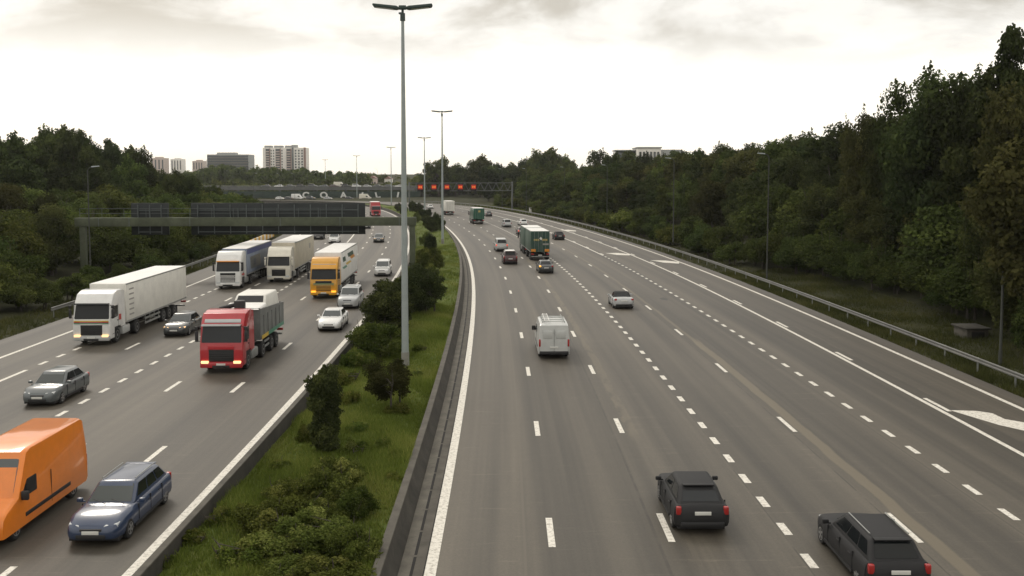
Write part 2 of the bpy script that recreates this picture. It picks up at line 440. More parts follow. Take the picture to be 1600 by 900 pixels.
mk = MB()
def line(d, s0, s1, wd, z=.006, step=2.):
    st = list(np.arange(s0, s1, step)) + [s1]
    V = []; Fc = []
    for s in st: V += [road(s, d - wd / 2, z), road(s, d + wd / 2, z)]
    for i in range(len(st) - 1): Fc.append((2 * i, 2 * i + 1, 2 * i + 3, 2 * i + 2))
    mk.add(V, Fc)
def dashes(d, first, period, length, s0, s1, wd, z=.006):
    k0 = math.ceil((s0 - first) / period); s = first + k0 * period
    while s < s1:
        line(d, s, s + length, wd, z, length / 2); s += period
line(-3.62, -30, 460, .34)
dashes(0, 28.6, 12.52, 2.5, -20, 330, .22)
dashes(3.78, 29.0, 12.55, 2.5, -20, 300, .22)
dashes(7.62, 27.0, 2.55, 1.05, -20, 235, .26)
dashes(11.56, 28.9, 12.75, 2.6, -20, 300, .2)
dashes(15.62, 28.3, 2.5, 1.1, -20, 134, .24); line(15.62, 134, 330, .24)
line(19.85, -30, 340, .24); dashes(20.22, 45.2, 12.6, 2.7, -10, 250, .22)
dashes(15.9, 134.5, 12.6, 2.7, 134, 230, .22)
line(24.0, -30, 330, .28)
line(-12.31, -30, 450, .32)
dashes(-15.89, 37.2, 12.5, 2.5, -20, 330, .22)
dashes(-19.48, 37.6, 12.4, 2.5, -20, 330, .22)
dashes(-22.82, 44.8, 2.5, 1.05, -20, 150, .24); line(-22.82, 163, 330, .24)
dashes(-26.27, 62.4, 12.2, 2.5, -20, 330, .22); dashes(-26.27, 92.0, 400, 5.0, 90, 100, .22)
dashes(-29.59, 57.4, 2.4, 1.05, 57, 140, .24); line(-29.59, -20, 55.8, .24)
line(-33.07, -30, 330, .26)
mk_o = mk.build('lane_markings', 'marking', None, 0, False); tag(mk_o, kind='structure')
# merge arrows painted on the shoulder lane and the gore
ar = MB()
def arrow(s, d0, d1, ln, flip=1):
    """slanted deflection arrow: long tail, swelling head"""
    def P(a, b): return road(s + a, d0 + (d1 - d0) * b, .0075)
    ar.add([P(0, 0), P(-.30 * ln, .30), P(-.52 * ln, .62), P(-ln * .72, 1.), P(-ln * .86, .98), P(-.66 * ln, .48), P(-.36 * ln, .16)],
           [(0, 1, 6), (1, 2, 5, 6), (2, 3, 4, 5)])
arw = MB()
def bar(pts): ar.add([(*p, .0075) for p in pts], [tuple(range(len(pts)))])
def gp(x, y):
    u = x - 800; v = 373 - y; Yc = F * math.cos(PITCH) + v * math.sin(PITCH); Zc = v * math.cos(PITCH) - F * math.sin(PITCH); t = -H / Zc
    return (u * t, Yc * t)
# outlines surveyed once on the carriageway and kept as ground coordinates
ARROWS = [
 [(21.40, 48.62), (25.02 - .5, 46.6), (24.55, 45.5), (22.9, 46.2)],
]
big = [gp(*q) for q in ((1484, 641), (1526, 642.2), (1551, 646), (1570, 655), (1602, 660.5), (1640, 668), (1640, 687), (1602, 673.5), (1560, 664))]
bar(big)
for q in (((946, 395.6), (965, 395.2), (984, 397.2), (984, 399), (964, 398.4)), ((1016, 406.6), (1040, 407.2), (1061, 409.2), (1061, 412), (1036, 410.2)),
          ((876, 359.4), (888, 359.0), (900, 360.4), (900, 361.6), (886, 361.2))):
    bar([gp(*a) for a in q])
tag(ar.build('merge_arrow_markings', 'marking', None, 0, False), kind='structure')

# concrete drainage strip with its slot, between the edge line and the median wall
strip('drainage_strip', [-4.55, -4.2], 'concrete_light', -40, 450, .004)
strip('drainage_strip', [-4.2, -3.75], 'concrete', -40, 450, .004)
st_ = MB()
s = -20.
while s < 300:
    a = [road(s, -4.21, .008), road(s, -4.12, .008), road(s + 1.85, -4.12, .008), road(s + 1.85, -4.21, .008)]
    st_.add(a, [(0, 1, 2, 3)]); s += 2.0
for s in np.arange(-20, 300, 2.):
    st_.add([road(s, -3.83, .008), road(s, -3.795, .008), road(s + 2, -3.795, .008), road(s + 2, -3.83, .008)], [(0, 1, 2, 3)])
tag(st_.build('drainage_slot', 'slot', None, 0, False), kind='structure')
steps = list(np.arange(-30, 440, 2.))
def wall(name, prof, mat, label, s0=-30, s1=440, cap=None):
    P = list(np.arange(s0, s1 + .1, 2.)); root = thing(name, label, 'barrier', road((s0 + s1) / 2, prof[0][0]))
    inv = Matrix.Translation(root.location).inverted()
    def loc(mb, nm, m):
        mb.v = [inv @ Vector(p) for p in mb.v]; return mb.build(nm, m, root, 40)
    b = MB(); b.sweep(P, prof); loc(b, 'wall', mat)
    if cap:
        c = MB(); c.sweep(P, cap); loc(c, 'coping', 'concrete')
    return root
wall('concrete_barrier', [(-4.56, -.1), (-4.56, .10), (-4.72, .30), (-4.80, .76), (-5.06, .76), (-5.06, -.1)], 'concrete_dark',
     'dark concrete barrier wall edging the grass median beside the right carriageway', cap=[(-4.79, .762), (-4.80, .81), (-5.06, .81), (-5.07, .762)])
wall('concrete_barrier', [(-11.25, -.1), (-11.28, .70), (-11.48, .70), (-11.52, .3), (-11.66, .1), (-11.66, -.1)], 'concrete_dark',
     'concrete barrier wall edging the grass median beside the left carriageway', cap=[(-11.26, .702), (-11.27, .74), (-11.49, .74), (-11.50, .702)])

# median ground and grass
def med_z(d, s): 
    t = (d + 11.25) / 6.2
    return .10 + .52 * t + .10 * math.sin(s * .21 + d) + .06 * math.sin(s * .5 - d * 1.7)
dl = np.linspace(-11.25, -5.06, 14); stt = np.arange(-30, 380, 1.5); V = []; Fc = []
for s in stt:
    for d in dl: V.append(road(s, d, med_z(d, s)))
n = len(dl)
for i in range(len(stt) - 1):
    for j in range(n - 1): Fc.append((i * n + j, i * n + j + 1, (i + 1) * n + j + 1, (i + 1) * n + j))
mm = MB().add(V, Fc).build('median_ground', 'median_soil', None, 60, False); tag(mm, kind='structure')

def blades(name, mat, sarr, darr, zarr, hmin, hmax, wid, nb=3, hmod=None):
    """tufts: nb leaning blades each"""
    x, y = roadv(sarr, darr); n = len(x)
    x = np.repeat(x, nb); y = np.repeat(y, nb); z = np.repeat(zarr, nb); n *= nb
    x = x + RNG.normal(0, wid * 1.4, n); y = y + RNG.normal(0, wid * 1.4, n)
    h = RNG.uniform(hmin, hmax, n)
    if hmod is not None: h *= np.repeat(hmod, nb)
    a = RNG.uniform(0, 2 * np.pi, n); lean = RNG.uniform(.15, .75, n) * h; la = RNG.uniform(0, 2 * np.pi, n)
    wx = np.cos(a) * wid / 2; wy = np.sin(a) * wid / 2
    V = np.empty((n, 3, 3)); V[:, 0] = np.stack([x - wx, y - wy, z - .03], 1); V[:, 1] = np.stack([x + wx, y + wy, z - .03], 1)
    V[:, 2] = np.stack([x + np.cos(la) * lean, y + np.sin(la) * lean, z + h], 1)
    me = bpy.data.meshes.new(name); me.vertices.add(n * 3); me.loops.add(n * 3); me.polygons.add(n)
    me.vertices.foreach_set('co', V.ravel()); me.loops.foreach_set('vertex_index', np.arange(n * 3, dtype=np.int32))
    me.polygons.foreach_set('loop_start', np.arange(0, n * 3, 3, dtype=np.int32)); me.update()
    tone = np.clip(RNG.normal(.5, .2, n) + np.repeat(np.sin(sarr * .9 + darr * 1.3) * .18 + np.sin(sarr * .31 - darr * .7) * .16, nb), 0, 1)
    at = me.attributes.new('tone', 'FLOAT', 'POINT'); at.data.foreach_set('value', np.repeat(tone, 3).astype(np.float32))
    me.materials.append(M[mat]); o = bpy.data.objects.new(name, me); COL.objects.link(o)
    return o
def medzv(d, s):
    t = (d + 11.25) / 6.2
    return .10 + .52 * t + .10 * np.sin(s * .21 + d) + .06 * np.sin(s * .5 - d * 1.7)
def sprinkle(n, s0, s1, d0, d1, pw=1.):
    s = s0 + (s1 - s0) * RNG.random(n) ** pw; d = RNG.uniform(d0, d1, n); return s, d
allS = []; allD = []
for n, a, b in ((30000, 20, 45), (26000, 45, 80), (12000, 80, 150), (6000, 150, 330)):
    s, d = sprinkle(n, a, b, -11.15, -5.12); allS.append(s); allD.append(d)
gs = np.concatenate(allS); gd = np.concatenate(allD)
clump = .55 + .9 * np.clip(np.sin(gs * .8 + np.sin(gd * 1.1) * 2) * np.sin(gd * 1.4 + gs * .33) + .25, 0, 1)
g = blades('grass', 'grass_blade', gs, gd, medzv(gd, gs), .10, .30, .035, 3, clump)
tag(g, 'green grass growing over the median', 'grass', kind='stuff')

# terrain: one sheet, fine near the road, reaching to the horizon
def terr(X, Y, S, D):
    z = np.full(X.shape, -.07)
    r = np.clip((D - 29) / 26, 0, 1); hill = (3 * r * r - 2 * r ** 3)
    amp = 6.5 * np.clip((360 - S) / 160, .12, 1) + 1.5 * np.exp(-((S - 70) / 40.) ** 2)
    z += hill * amp + np.clip(D - 55, 0, 300) * .02
    l = np.clip((-D - 40) / 45, 0, 1); z += (3 * l * l - 2 * l ** 3) * 3.2
    far = np.clip((Y - 500) / 260, 0, 1); z += (3 * far * far - 2 * far ** 3) * np.clip((60 - X) / 120, 0, 1) * 5.
    z += np.where((D > 27) | (D < -38), .12 * np.sin(X * .7 + Y * .13) * np.sin(Y * .55), 0)
    return z
gx = np.concatenate([[-3400, -2000, -1200, -700, -450], np.arange(-320, 321, 4.), [450, 700, 1200, 2000, 3400]])
gy = np.concatenate([[-700, -300, -150], np.arange(-60, 620, 4.), [660, 720, 800, 900, 1100, 1500, 2200, 3000, 4200]])
X, Y = np.meshgrid(gx, gy); S_, D_ = to_sd(X, Y)
Z = terr(X, Y, S_, D_)
Z = np.where((np.abs(X) > 1500) | (Y > 1300), -.3, Z)
nv = X.shape; V = np.stack([X, Y, Z], -1).reshape(-1, 3)
Fc = [(i * nv[1] + j, i * nv[1] + j + 1, (i + 1) * nv[1] + j + 1, (i + 1) * nv[1] + j) for i in range(nv[0] - 1) for j in range(nv[1] - 1)]
tag(MB().add(V, Fc).build('ground', 'terrain', None, 60, False), kind='structure')
def ground_z(x, y):
    S1, D1 = to_sd(np.array([[x]]), np.array([[y]])); return float(terr(np.array([[x]]), np.array([[y]]), S1, D1)[0, 0])

# verge grass
vs, vd = [], []
for n, a, b, d0, d1 in ((26000, 30, 110, 25.4, 33.5), (9000, 110, 340, 25.4, 31), (7000, 40, 120, -41, -36.5), (5000, 120, 300, -40, -36.5)):
    s, d = sprinkle(n, a, b, d0, d1); vs.append(s); vd.append(d)
vs = np.concatenate(vs); vd = np.concatenate(vd); vx, vy = roadv(vs, vd)
vz = terr(vx, vy, vs, vd)
g2 = blades('verge_grass', 'grass_verge', vs, vd, vz, .12, .42, .05, 3)
tag(g2, 'dry green grass on the road verges by the guardrails', 'grass', kind='stuff')
# bright strip of grass far ahead behind the right guardrail
s, d = sprinkle(6000, 255, 345, 27, 40); vx, vy = roadv(s, d)
tag(blades('bank_grass', 'grass_blade', s, d, terr(vx, vy, s, d), .2, .6, .12, 3), 'bright green grassy bank below the far right trees', 'grass', kind='stuff')

# ------------------------------------------------------------------ guardrails
def guardrail(label, d, s0, s1, side, posts):
    root = thing('guardrail', label, 'guardrail', road((s0 + s1) / 2, d)); inv = Matrix.Translation(root.location).inverted()
    P = list(np.arange(s0, s1 + .1, 2.))
    b = MB(); k = side
    b.sweep(P, [(d, .50), (d - k * .05, .53), (d - k * .05, .60), (d, .64), (d, .67), (d - k * .05, .71), (d - k * .05, .78), (d, .81), (d + k * .02, .81), (d + k * .02, .50)])
    b.v = [inv @ Vector(p) for p in b.v]; b.build('rail', 'rail', root, 50)
    me = MB().box((0, 0, .36), (.06, .11, .86)).box((0, 0, .66), (.12, .2, .10)).build('post', 'metal', None, 0)
    n = 0
    for st in np.arange(s0 + .6, s1, posts):
        o = me if n == 0 else me.copy()
        if n: COL.objects.link(o)
        o.parent = root; p = inv @ Vector(road(st, d + k * .085)); p.z -= 0; o.location = p; o.rotation_euler = (0, 0, heading(st) - math.pi / 2); n += 1
    return root
guardrail('long steel guardrail along the foot of the right-hand wood', 26.35, 30, 386, 1, 4.0)
guardrail('steel guardrail starting bare at the edge of the left-hand trees', -37.6, 77, 146, -1, 4.0)

# ------------------------------------------------------------------ lamp posts
def double_mast(s, d, h, label, xy=None, sc_=1.):
    p = xy if xy else road(s, d, .1)
    root = thing('lamp_post', label, 'lamp post', p, heading(s) - math.pi / 2 if not xy else .3, 'tall double-headed lamp posts')
    b = MB(); b.cyl((0, 0, .02), (0, 0, 1.15), .235, .225, 20); b.cyl((0, 0, -.2), (0, 0, .06), .32, .32, 20); b.build('pole_base', 'polebase', root)
    b = MB(); b.cyl((0, 0, 1.15), (0, 0, h * .55), .205, .15, 20, False); b.cyl((0, 0, h * .55), (0, 0, h - .5), .15, .085, 20); b.build('pole', 'pole', root)
    b = MB(); b.cyl((0, 0, h - .62), (0, 0, h - .2), .15, .14, 14); b.cyl((0, 0, h - .25), (0, 0, h + .05), .07, .07, 10); b.box((-.14, 0, h - .2), (.16, .1, .1)); b.box((0, 0, h + .12), (.42, .34, .22), bevel=.04); b.build('bracket', 'lampdark', root)
    for k in (-1, 1):
        b = MB(); q = [(.2, .10), (.34, .17), (1.66, .30), (1.70, .24), (1.62, .12), (.36, -.02), (.2, .02)]
        b.extrude([(k * x, h + z + .02) for x, z in q], -.26, .26, .03); hd = b.build('lamp_head', 'lampdark', root)
        b = MB(); b.hexa([(k * .5, -.2, h + .005), (k * 1.5, -.2, h + .115), (k * 1.5, .2, h + .115), (k * .5, .2, h + .005), (k * .5, -.2, h + .045), (k * 1.5, -.2, h + .15), (k * 1.5, .2, h + .15), (k * .5, .2, h + .045)]); b.build('lens', 'lens', hd)
    return root
double_mast(54.5, -7.15, 20.72, 'tallest nearest lamp post with two dark heads, standing on the grass median beside dark bushes')
double_mast(152.7, -6.9, 21.3, 'second tall lamp post on the median, between the two roadways past the bushes')
double_mast(243.4, -6.2, 20.6, 'third tall lamp post on the median, beside the leftmost lit orange sign')
double_mast(341, -4.6, 20.9, 'fourth tall lamp post, just left of the nearest pole in front of the viaduct')
for k, (px, Yd, h) in enumerate(((558, 440, 20.1), (509, 530, 19.7), (469, 620, 19.), (422, 700, 19.5))):
    x = (px - 800) / F * Yd
    double_mast(400, 0, h, ['tall thin lamp post standing above the right half of the viaduct queue', 'tall thin lamp post right of the white tower block, above the viaduct', 'tall thin lamp post in front of the right edge of the white tower block', 'tall thin lamp post in front of the left edge of the white tower block'][k], (x, Yd, 0))
def side_lamp(x, y, z, h, rz, label, arm=.55):
    root = thing('street_lamp', label, 'street lamp', (x, y, z), rz, 'single-armed roadside lamps')
    b = MB(); b.cyl((0, 0, -.4), (0, 0, 1.), .11, .105, 14); b.cyl((0, 0, 1.), (0, 0, h - .3), .085, .05, 14); b.build('pole', 'pole_dull', root)
    b = MB(); b.cyl((0, 0, h - .35), (.2, 0, h - .05), .045, .045, 8); b.cyl((.2, 0, h - .05), (arm, 0, h + .05), .045, .04, 8); b.build('arm', 'pole_dull', root)
    b = MB(); b.hexa([(arm - .1, -.13, h - .02), (arm + .75, -.1, h + .08), (arm + .75, .1, h + .08), (arm - .1, .13, h - .02), (arm - .1, -.1, h + .12), (arm + .7, -.07, h + .17), (arm + .7, .07, h + .17), (arm - .1, .1, h + .12)], .03, 2); b.build('lamp_head', 'pole', root)
    return root
for s, d, h, lab in ((56.3, 28.7, 10.8, 'dark roadside lamp half hidden in the nearest trees at the right edge'),
                     (102.1, 28.6, 13.8, 'roadside lamp standing behind the guardrail where the right verge widens'),
                     (196.9, 29.6, 13.6, 'roadside lamp rising in front of the wood above the car right of the green lorry'),
                     (289.1, 30.0, 13.4, 'roadside lamp by the small white post on the right verge'),
                     (317.2, 29.1, 13.4, 'farthest roadside lamp beside the right leg of the lit sign gantry'),
                     ):
    x, y, _ = road(s, d); side_lamp(x, y, ground_z(x, y) - .05, h, heading(s) + math.pi / 2, lab)
side_lamp(23.2, 136, 2.2, 11.6, math.pi, 'roadside lamp whose pole sinks into the wooded slope on the right')
side_lamp(15.0, 270, 1.0, 12.6, math.pi, 'thin roadside lamp sunk in trees in the middle of the right-hand wood')
side_lamp(-45.6, 102, 0.2, 12.1, 0, 'roadside lamp in the left-hand bushes at the end of the dark gantry')
for px, yt, Yd, hz, lab in ((309, 267, 470, 0, 'thin lamp pole left of the dark layered office block, above the bushes'), (319, 261, 420, 0, 'pale lamp pole below the left end of the dark layered office block'),
        (352, 267, 500, 0, 'thin lamp pole below the middle of the dark layered office block'), (365, 264, 490, 0, 'lamp pole below the right part of the dark layered office block'),
        (397, 271, 400, 0, 'lamp pole in the gap between the office block and the white tower block'), (438, 271, 420, 0, 'short lamp pole below the middle of the white tower block'),
        (461, 271, 420, 0, 'short lamp pole below the white tower block, left of the first graffiti letter'), (481, 261, 500, 0, 'thin lamp pole at the right foot of the white tower block'),
        (497, 267, 510, 0, 'thin lamp pole above the viaduct just left of the second graffiti letter'), (522, 267, 520, 0, 'thin lamp pole above the viaduct between two letters'),
        (590, 264, 540, 0, 'thin lamp pole at the pale far houses'), (637, 271, 500, 0, 'thin lamp pole directly right of the nearest tall pole')):
    x = (px - 800) / F * Yd; zt = H + (273 - yt) * Yd / F
    side_lamp(x, Yd, hz, zt - hz, math.pi if px > 400 else 0, lab, .9)

# ------------------------------------------------------------------ trees
def quads_mesh(name, C, Nrm, size, tone, mat, asp=.62):
    """leaf clumps: diamond faces centred at C, facing about Nrm"""
    n = len(C)
    up = RNG.normal(size=(n, 3)); a = np.cross(Nrm, up); a /= np.linalg.norm(a, axis=1, keepdims=True) + 1e-9
    b = np.cross(Nrm, a); b /= np.linalg.norm(b, axis=1, keepdims=True) + 1e-9
    a = a * size[:, None]; b = b * size[:, None] * asp
    V = np.stack([C - a, C + b - a * .1, C + a, C - b + a * .1], 1)
    V[:, 1] += Nrm * (size * .18)[:, None]; V[:, 3] += Nrm * (size * .18)[:, None]
    me = bpy.data.meshes.new(name); me.vertices.add(n * 4); me.loops.add(n * 4); me.polygons.add(n)
    me.vertices.foreach_set('co', V.ravel()); me.loops.foreach_set('vertex_index', np.arange(n * 4, dtype=np.int32))
    me.polygons.foreach_set('loop_start', np.arange(0, n * 4, 4, dtype=np.int32)); me.update()
    at = me.attributes.new('tone', 'FLOAT', 'POINT'); at.data.foreach_set('value', np.repeat(np.clip(tone, 0, 1), 4).astype(np.float32))
    if mat: me.materials.append(M[mat])
    return me
def crown_pts(rx, rz, zc, nclump, per, rc, shape='round', flat=.8):
    """clumps of foliage spread through the crown's volume -> centres, normals, tones"""
    Cs, Ns, Ts, Cl = [], [], [], []
    for i in range(nclump):
        v = RNG.normal(size=3); v /= np.linalg.norm(v)
        r = RNG.random() ** .38
        k = 1.
        p = np.array([v[0] * rx * r, v[1] * rx * r, v[2] * rz * r])
        if shape == 'poplar':
            f = (p[2] + rz) / (2 * rz); k = (math.sin(math.pi * min(1, f * .9 + .1)) ** .55) ; p[:2] *= k
        if shape == 'column':
            p[:2] = v[:2] / (np.hypot(v[0], v[1]) + 1e-6) * rx * RNG.random() ** .5; p[2] = RNG.uniform(-1, 1) * rz
        if shape == 'cone':
            f = (p[2] + rz) / (2 * rz); p[:2] *= (1.15 - .95 * f)
        if shape == 'mound': p[2] = abs(p[2]) * 1.25 - rz * .55
        p[2] += zc
        rr = rc * RNG.uniform(.6, 1.25); Cl.append((p, rr))
        n = int(per * (rr / rc) ** 2)
        q = RNG.normal(size=(n, 3)); q /= np.linalg.norm(q, axis=1, keepdims=True)
        rad = rr * (RNG.random(n) ** .45)
        q2 = q * rad[:, None]; q2[:, 2] *= flat
        Cs.append(p + q2)
        nn = q + RNG.normal(0, .7, (n, 3)); nn[:, 2] += .35; nn /= np.linalg.norm(nn, axis=1, keepdims=True)
        Ns.append(nn); Ts.append(np.full(n, RNG.normal(.45, .27)) + RNG.normal(0, .16, n))
    return np.concatenate(Cs), np.concatenate(Ns), np.concatenate(Ts), Cl
def make_tree(h, rx, base, nclump, per, rc, leaf, mat, shape='round', stems=1, limbs=6):
    """meshes (trunk, crown) for a tree of height h whose crown starts at base"""
    rz = (h - base) / 2 - rc * .35; zc = base + (h - base) / 2
    C, Nn, T, Cl = crown_pts(rx - rc * .4, rz, zc, nclump, per, rc, shape)
    # loose shoots breaking the outline
    sC, sN, sT = [], [], []
    for i in range(int(nclump * (1.6 if h < 5 else .7))):
        p, rr = Cl[int(RNG.integers(len(Cl)))]; out = (p - np.array([0, 0, zc])); out /= np.linalg.norm(out) + 1e-6
        dr = out * .8 + RNG.normal(0, .45, 3); dr[2] += .05; dr /= np.linalg.norm(dr); ln = rr * RNG.uniform(.95, 1.32); m = max(6, int(per * .09))
        t = RNG.random(m) ** .7; q = p + dr * (ln * t)[:, None] + RNG.normal(0, leaf * 1.3, (m, 3)) * (1.25 - t)[:, None]
        sC.append(q); nn = RNG.normal(size=(m, 3)); nn[:, 2] += .4; sN.append(nn / np.linalg.norm(nn, axis=1, keepdims=True)); sT.append(np.full(m, RNG.normal(.6, .25)) + RNG.normal(0, .15, m))
    C = np.concatenate([C] + sC); Nn = np.concatenate([Nn] + sN); T = np.concatenate([T] + sT)
    size = RNG.uniform(.6, 1.25, len(C)) * leaf
    cm = quads_mesh('crown', C, Nn, size, T, mat)
    b = MB(); r0 = .018 * h + .05
    for k in range(stems):
        ox, oy = (RNG.normal(0, .3, 2) if stems > 1 else (0, 0))
        pts = [(ox, oy, -.5), (ox * 1.1 + RNG.normal(0, .04 * h * .2), oy + RNG.normal(0, .04 * h * .2), h * .3), (ox * 1.4 + RNG.normal(0, .03 * h), oy * 1.4 + RNG.normal(0, .03 * h), h * .6), (ox * 1.6 + RNG.normal(0, .03 * h), oy * 1.6 + RNG.normal(0, .03 * h), h * .86)]
        rs = [r0 * 1.25, r0 * .8, r0 * .45, r0 * .12]
        for i in range(3): b.cyl(pts[i], pts[i + 1], rs[i] / math.sqrt(stems), rs[i + 1] / math.sqrt(stems), 8, False)
        for j in range(limbs):
            p, rr = Cl[int(RNG.integers(len(Cl)))]; f = RNG.uniform(.25, .75)
            i = 0 if f < .35 else 1
            st = Vector(pts[1]).lerp(Vector(pts[2]), (f - .25) / .5)
            mid = st.lerp(Vector(p), .5) + Vector((0, 0, .05 * h))
            b.cyl(st, mid, r0 * .3, r0 * .18, 6, False); b.cyl(mid, Vector(p), r0 * .18, r0 * .06, 6, False)
    tm = b.build('trunk', 'bark', None, 60, False)
    me = tm.data; bpy.data.objects.remove(tm); return me, cm
VAR = {}
def variant(key, n, *a, **k): VAR[key] = [make_tree(*a, **k) for _ in range(n)]
#        key        n  h   rx  base clumps per rc leaf mat
variant('shrub', 4, 4.2, 2.3, .0, 26, 220, .95, .15, 'leaf_shrub', 'mound', stems=3, limbs=3)
variant('tall_shrub', 4, 7.0, 3.0, .2, 36, 240, 1.2, .20, 'leaf_mid', 'round', stems=2, limbs=4)
variant('dark_tree', 5, 13, 4.2, 1.0, 50, 250, 1.55, .25, 'leaf_dark', 'round', limbs=8)
variant('mid_tree', 4, 12, 3.9, 1.2, 48, 240, 1.45, .24, 'leaf_mid', 'round', limbs=8)
variant('brown_tree', 3, 12, 3.9, 1.2, 48, 240, 1.45, .24, 'leaf_brown', 'round', limbs=8)
variant('light_bush', 4, 8.5, 4.2, .2, 42, 260, 1.6, .23, 'leaf_light', 'mound', stems=3, limbs=4)
variant('near_dark', 3, 13, 4.2, .8, 64, 430, 1.5, .165, 'leaf_dark', 'round', limbs=8)
variant('near_brown', 3, 12, 3.9, .8, 62, 420, 1.45, .16, 'leaf_brown', 'round', limbs=8)
variant('near_tall', 1, 12, 2.6, 3.6, 50, 420, 1.2, .16, 'leaf_brown', 'round', limbs=8)
variant('near_shrub', 3, 5.0, 2.5, .0, 34, 420, 1.0, .12, 'leaf_mid', 'mound', stems=3, limbs=4)
variant('near_light', 3, 8.5, 4.2, .1, 48, 420, 1.6, .16, 'leaf_light', 'mound', stems=3, limbs=4)
variant('spire', 2, 17, 3.4, 1.0, 60, 240, 1.3, .24, 'leaf_dark', 'cone', limbs=5)
variant('poplar', 2, 17, 2.6, 1.0, 64, 330, 1.15, .20, 'leaf_dark', 'poplar', limbs=5)
variant('loose_tree', 2, 15, 4.6, 3.5, 34, 120, 1.4, .34, 'leaf_mid', 'round', limbs=12)
NT = [0]
def plant(key, x, y, z, sx, sz, label, group=None, cat='tree', name=None, rz=None, trunk=True):
    tm, cm = VAR[key][NT[0] % len(VAR[key])]; NT[0] += 1
    root = thing(name or ('tree' if cat == 'tree' else cat.replace(' ', '_')), label, cat, (x, y, z), RNG.uniform(0, 6.28) if rz is None else rz, group)
    root.scale = (sx, sx, sz)
    for nm, me in (('trunk', tm), ('crown', cm)):
        o = bpy.data.objects.new(nm, me); COL.objects.link(o); o.parent = root
    return root
NEARKEY = dict(dark_tree='near_dark', mid_tree='near_brown', brown_tree='near_brown', tall_shrub='near_shrub', shrub='near_shrub', light_bush='near_light')
def skyline(px): return float(np.interp(px, [640, 700, 760, 800, 850, 900, 940, 1000, 1060, 1100, 1150, 1200, 1250, 1300, 1340, 1380, 1410, 1440, 1480, 1540, 1600],
    [275, 258, 250, 256, 244, 252, 240, 252, 236, 226, 212, 203, 197, 194, 188, 170, 158, 140, 128, 125, 130]))
# right-hand wood: rows climbing the slope behind the guardrail
def row(key_list, s0, s1, step, d, dj, hs, base_h, label, group, cat='tree', jz=.0, cap=None):
    s = s0
    while s < s1:
        ss = s + RNG.normal(0, step * .18); dd = d + RNG.uniform(-dj, dj)
        x, y, _ = road(ss, dd); key = key_list[int(RNG.integers(len(key_list)))]
        h = RNG.uniform(*hs); z = ground_z(x, y)
        if cap is not None and y > 5:
            h = min(h, H + (273 - cap(800 + F * x / y) - RNG.uniform(0, 14)) * y / F - z)
        if y < 135: key = NEARKEY.get(key, key)
        plant(key, x, y, z + jz, max(.75 * hs[0], h) / base_h[key] * RNG.uniform(.95, 1.2), h / base_h[key], label, group, cat)
        s += step
BH = dict(near_tall=12, near_dark=13, near_brown=12, near_shrub=5., near_light=8.5, shrub=4.2, tall_shrub=7., dark_tree=13, mid_tree=12, brown_tree=12, light_bush=8.5, spire=17, poplar=17, loose_tree=15)
g1 = 'shrubs at the foot of the right-hand wood'; l1 = 'leafy dark green shrub at the foot of the right-hand wood by the guardrail'
row(['shrub', 'tall_shrub'], 104, 120, 4.5, 32.2, .6, (3.6, 5.2), BH, l1, g1, 'shrub'); row(['shrub', 'tall_shrub'], 120, 278, 5.2, 30.6, .7, (3.4, 5.6), BH, l1, g1, 'shrub'); row(['shrub', 'tall_shrub'], 278, 340, 7, 33, .7, (3.4, 5.6), BH, l1, g1, 'shrub')
row(['shrub', 'tall_shrub'], 52, 104, 3.4, 34.6, .8, (3.4, 5.8), BH, l1, g1, 'shrub')
g2_ = 'trees in the front of the right-hand wood'; l2 = 'bushy tree in the front ranks of the right-hand wood, behind the verge'
row(['tall_shrub', 'mid_tree', 'brown_tree', 'dark_tree'], 46, 345, 6.2, 37.5, 1.4, (7.2, 10.), BH, l2, g2_, cap=skyline)
g3 = 'trees in the back of the right-hand wood'; l3 = 'tall dark tree rising in the back ranks of the right-hand wood'
row(['dark_tree', 'brown_tree', 'mid_tree'], 48, 345, 6.6, 43.5, 1.6, (10., 12.6), BH, l3, g3, cap=skyline)
row(['dark_tree', 'dark_tree', 'mid_tree'], 50, 350, 8.2, 51, 2.2, (10.5, 13.5), BH, l3, g3, cap=skyline)
row(['dark_tree', 'mid_tree'], 60, 240, 11., 60, 2.5, (10., 13.), BH, l3, g3, cap=skyline)
# the high dark clump and the lone spire at the right edge
def at_px(px, Yd): return (px - 800) / F * Yd, Yd
for px, Yd, top, key, lab, wsc in ((1572, 78, 38, 'poplar', 'narrow dark column-shaped tree standing highest at the top right', .95),
                              (1478, 84, 84, 'near_dark', 'broad dark round tree high on the right with pinholes of sky', 1.25),
                              (1526, 80, 92, 'near_dark', 'dark spreading tree right under the column-shaped tree', 1.15),
                              (1428, 90, 112, 'near_dark', 'dark tree at the left shoulder of the high right clump', 1.),
                              (1392, 96, 152, 'near_dark', 'dark tree stepping down left of the high right clump', .9),
                              (1606, 70, 110, 'near_brown', 'brownish dark tree cut by the right edge of the picture', 1.1),
                              (1345, 104, 180, 'near_brown', 'rounded brownish tree left of the steps up to the high right clump', .85)):
    x, y = at_px(px, Yd); z = ground_z(x, y); h = H + (273 - top) * Yd / F - z
    plant(key, x, y, z, h / BH[key] * wsc * .62, h / BH[key], lab)
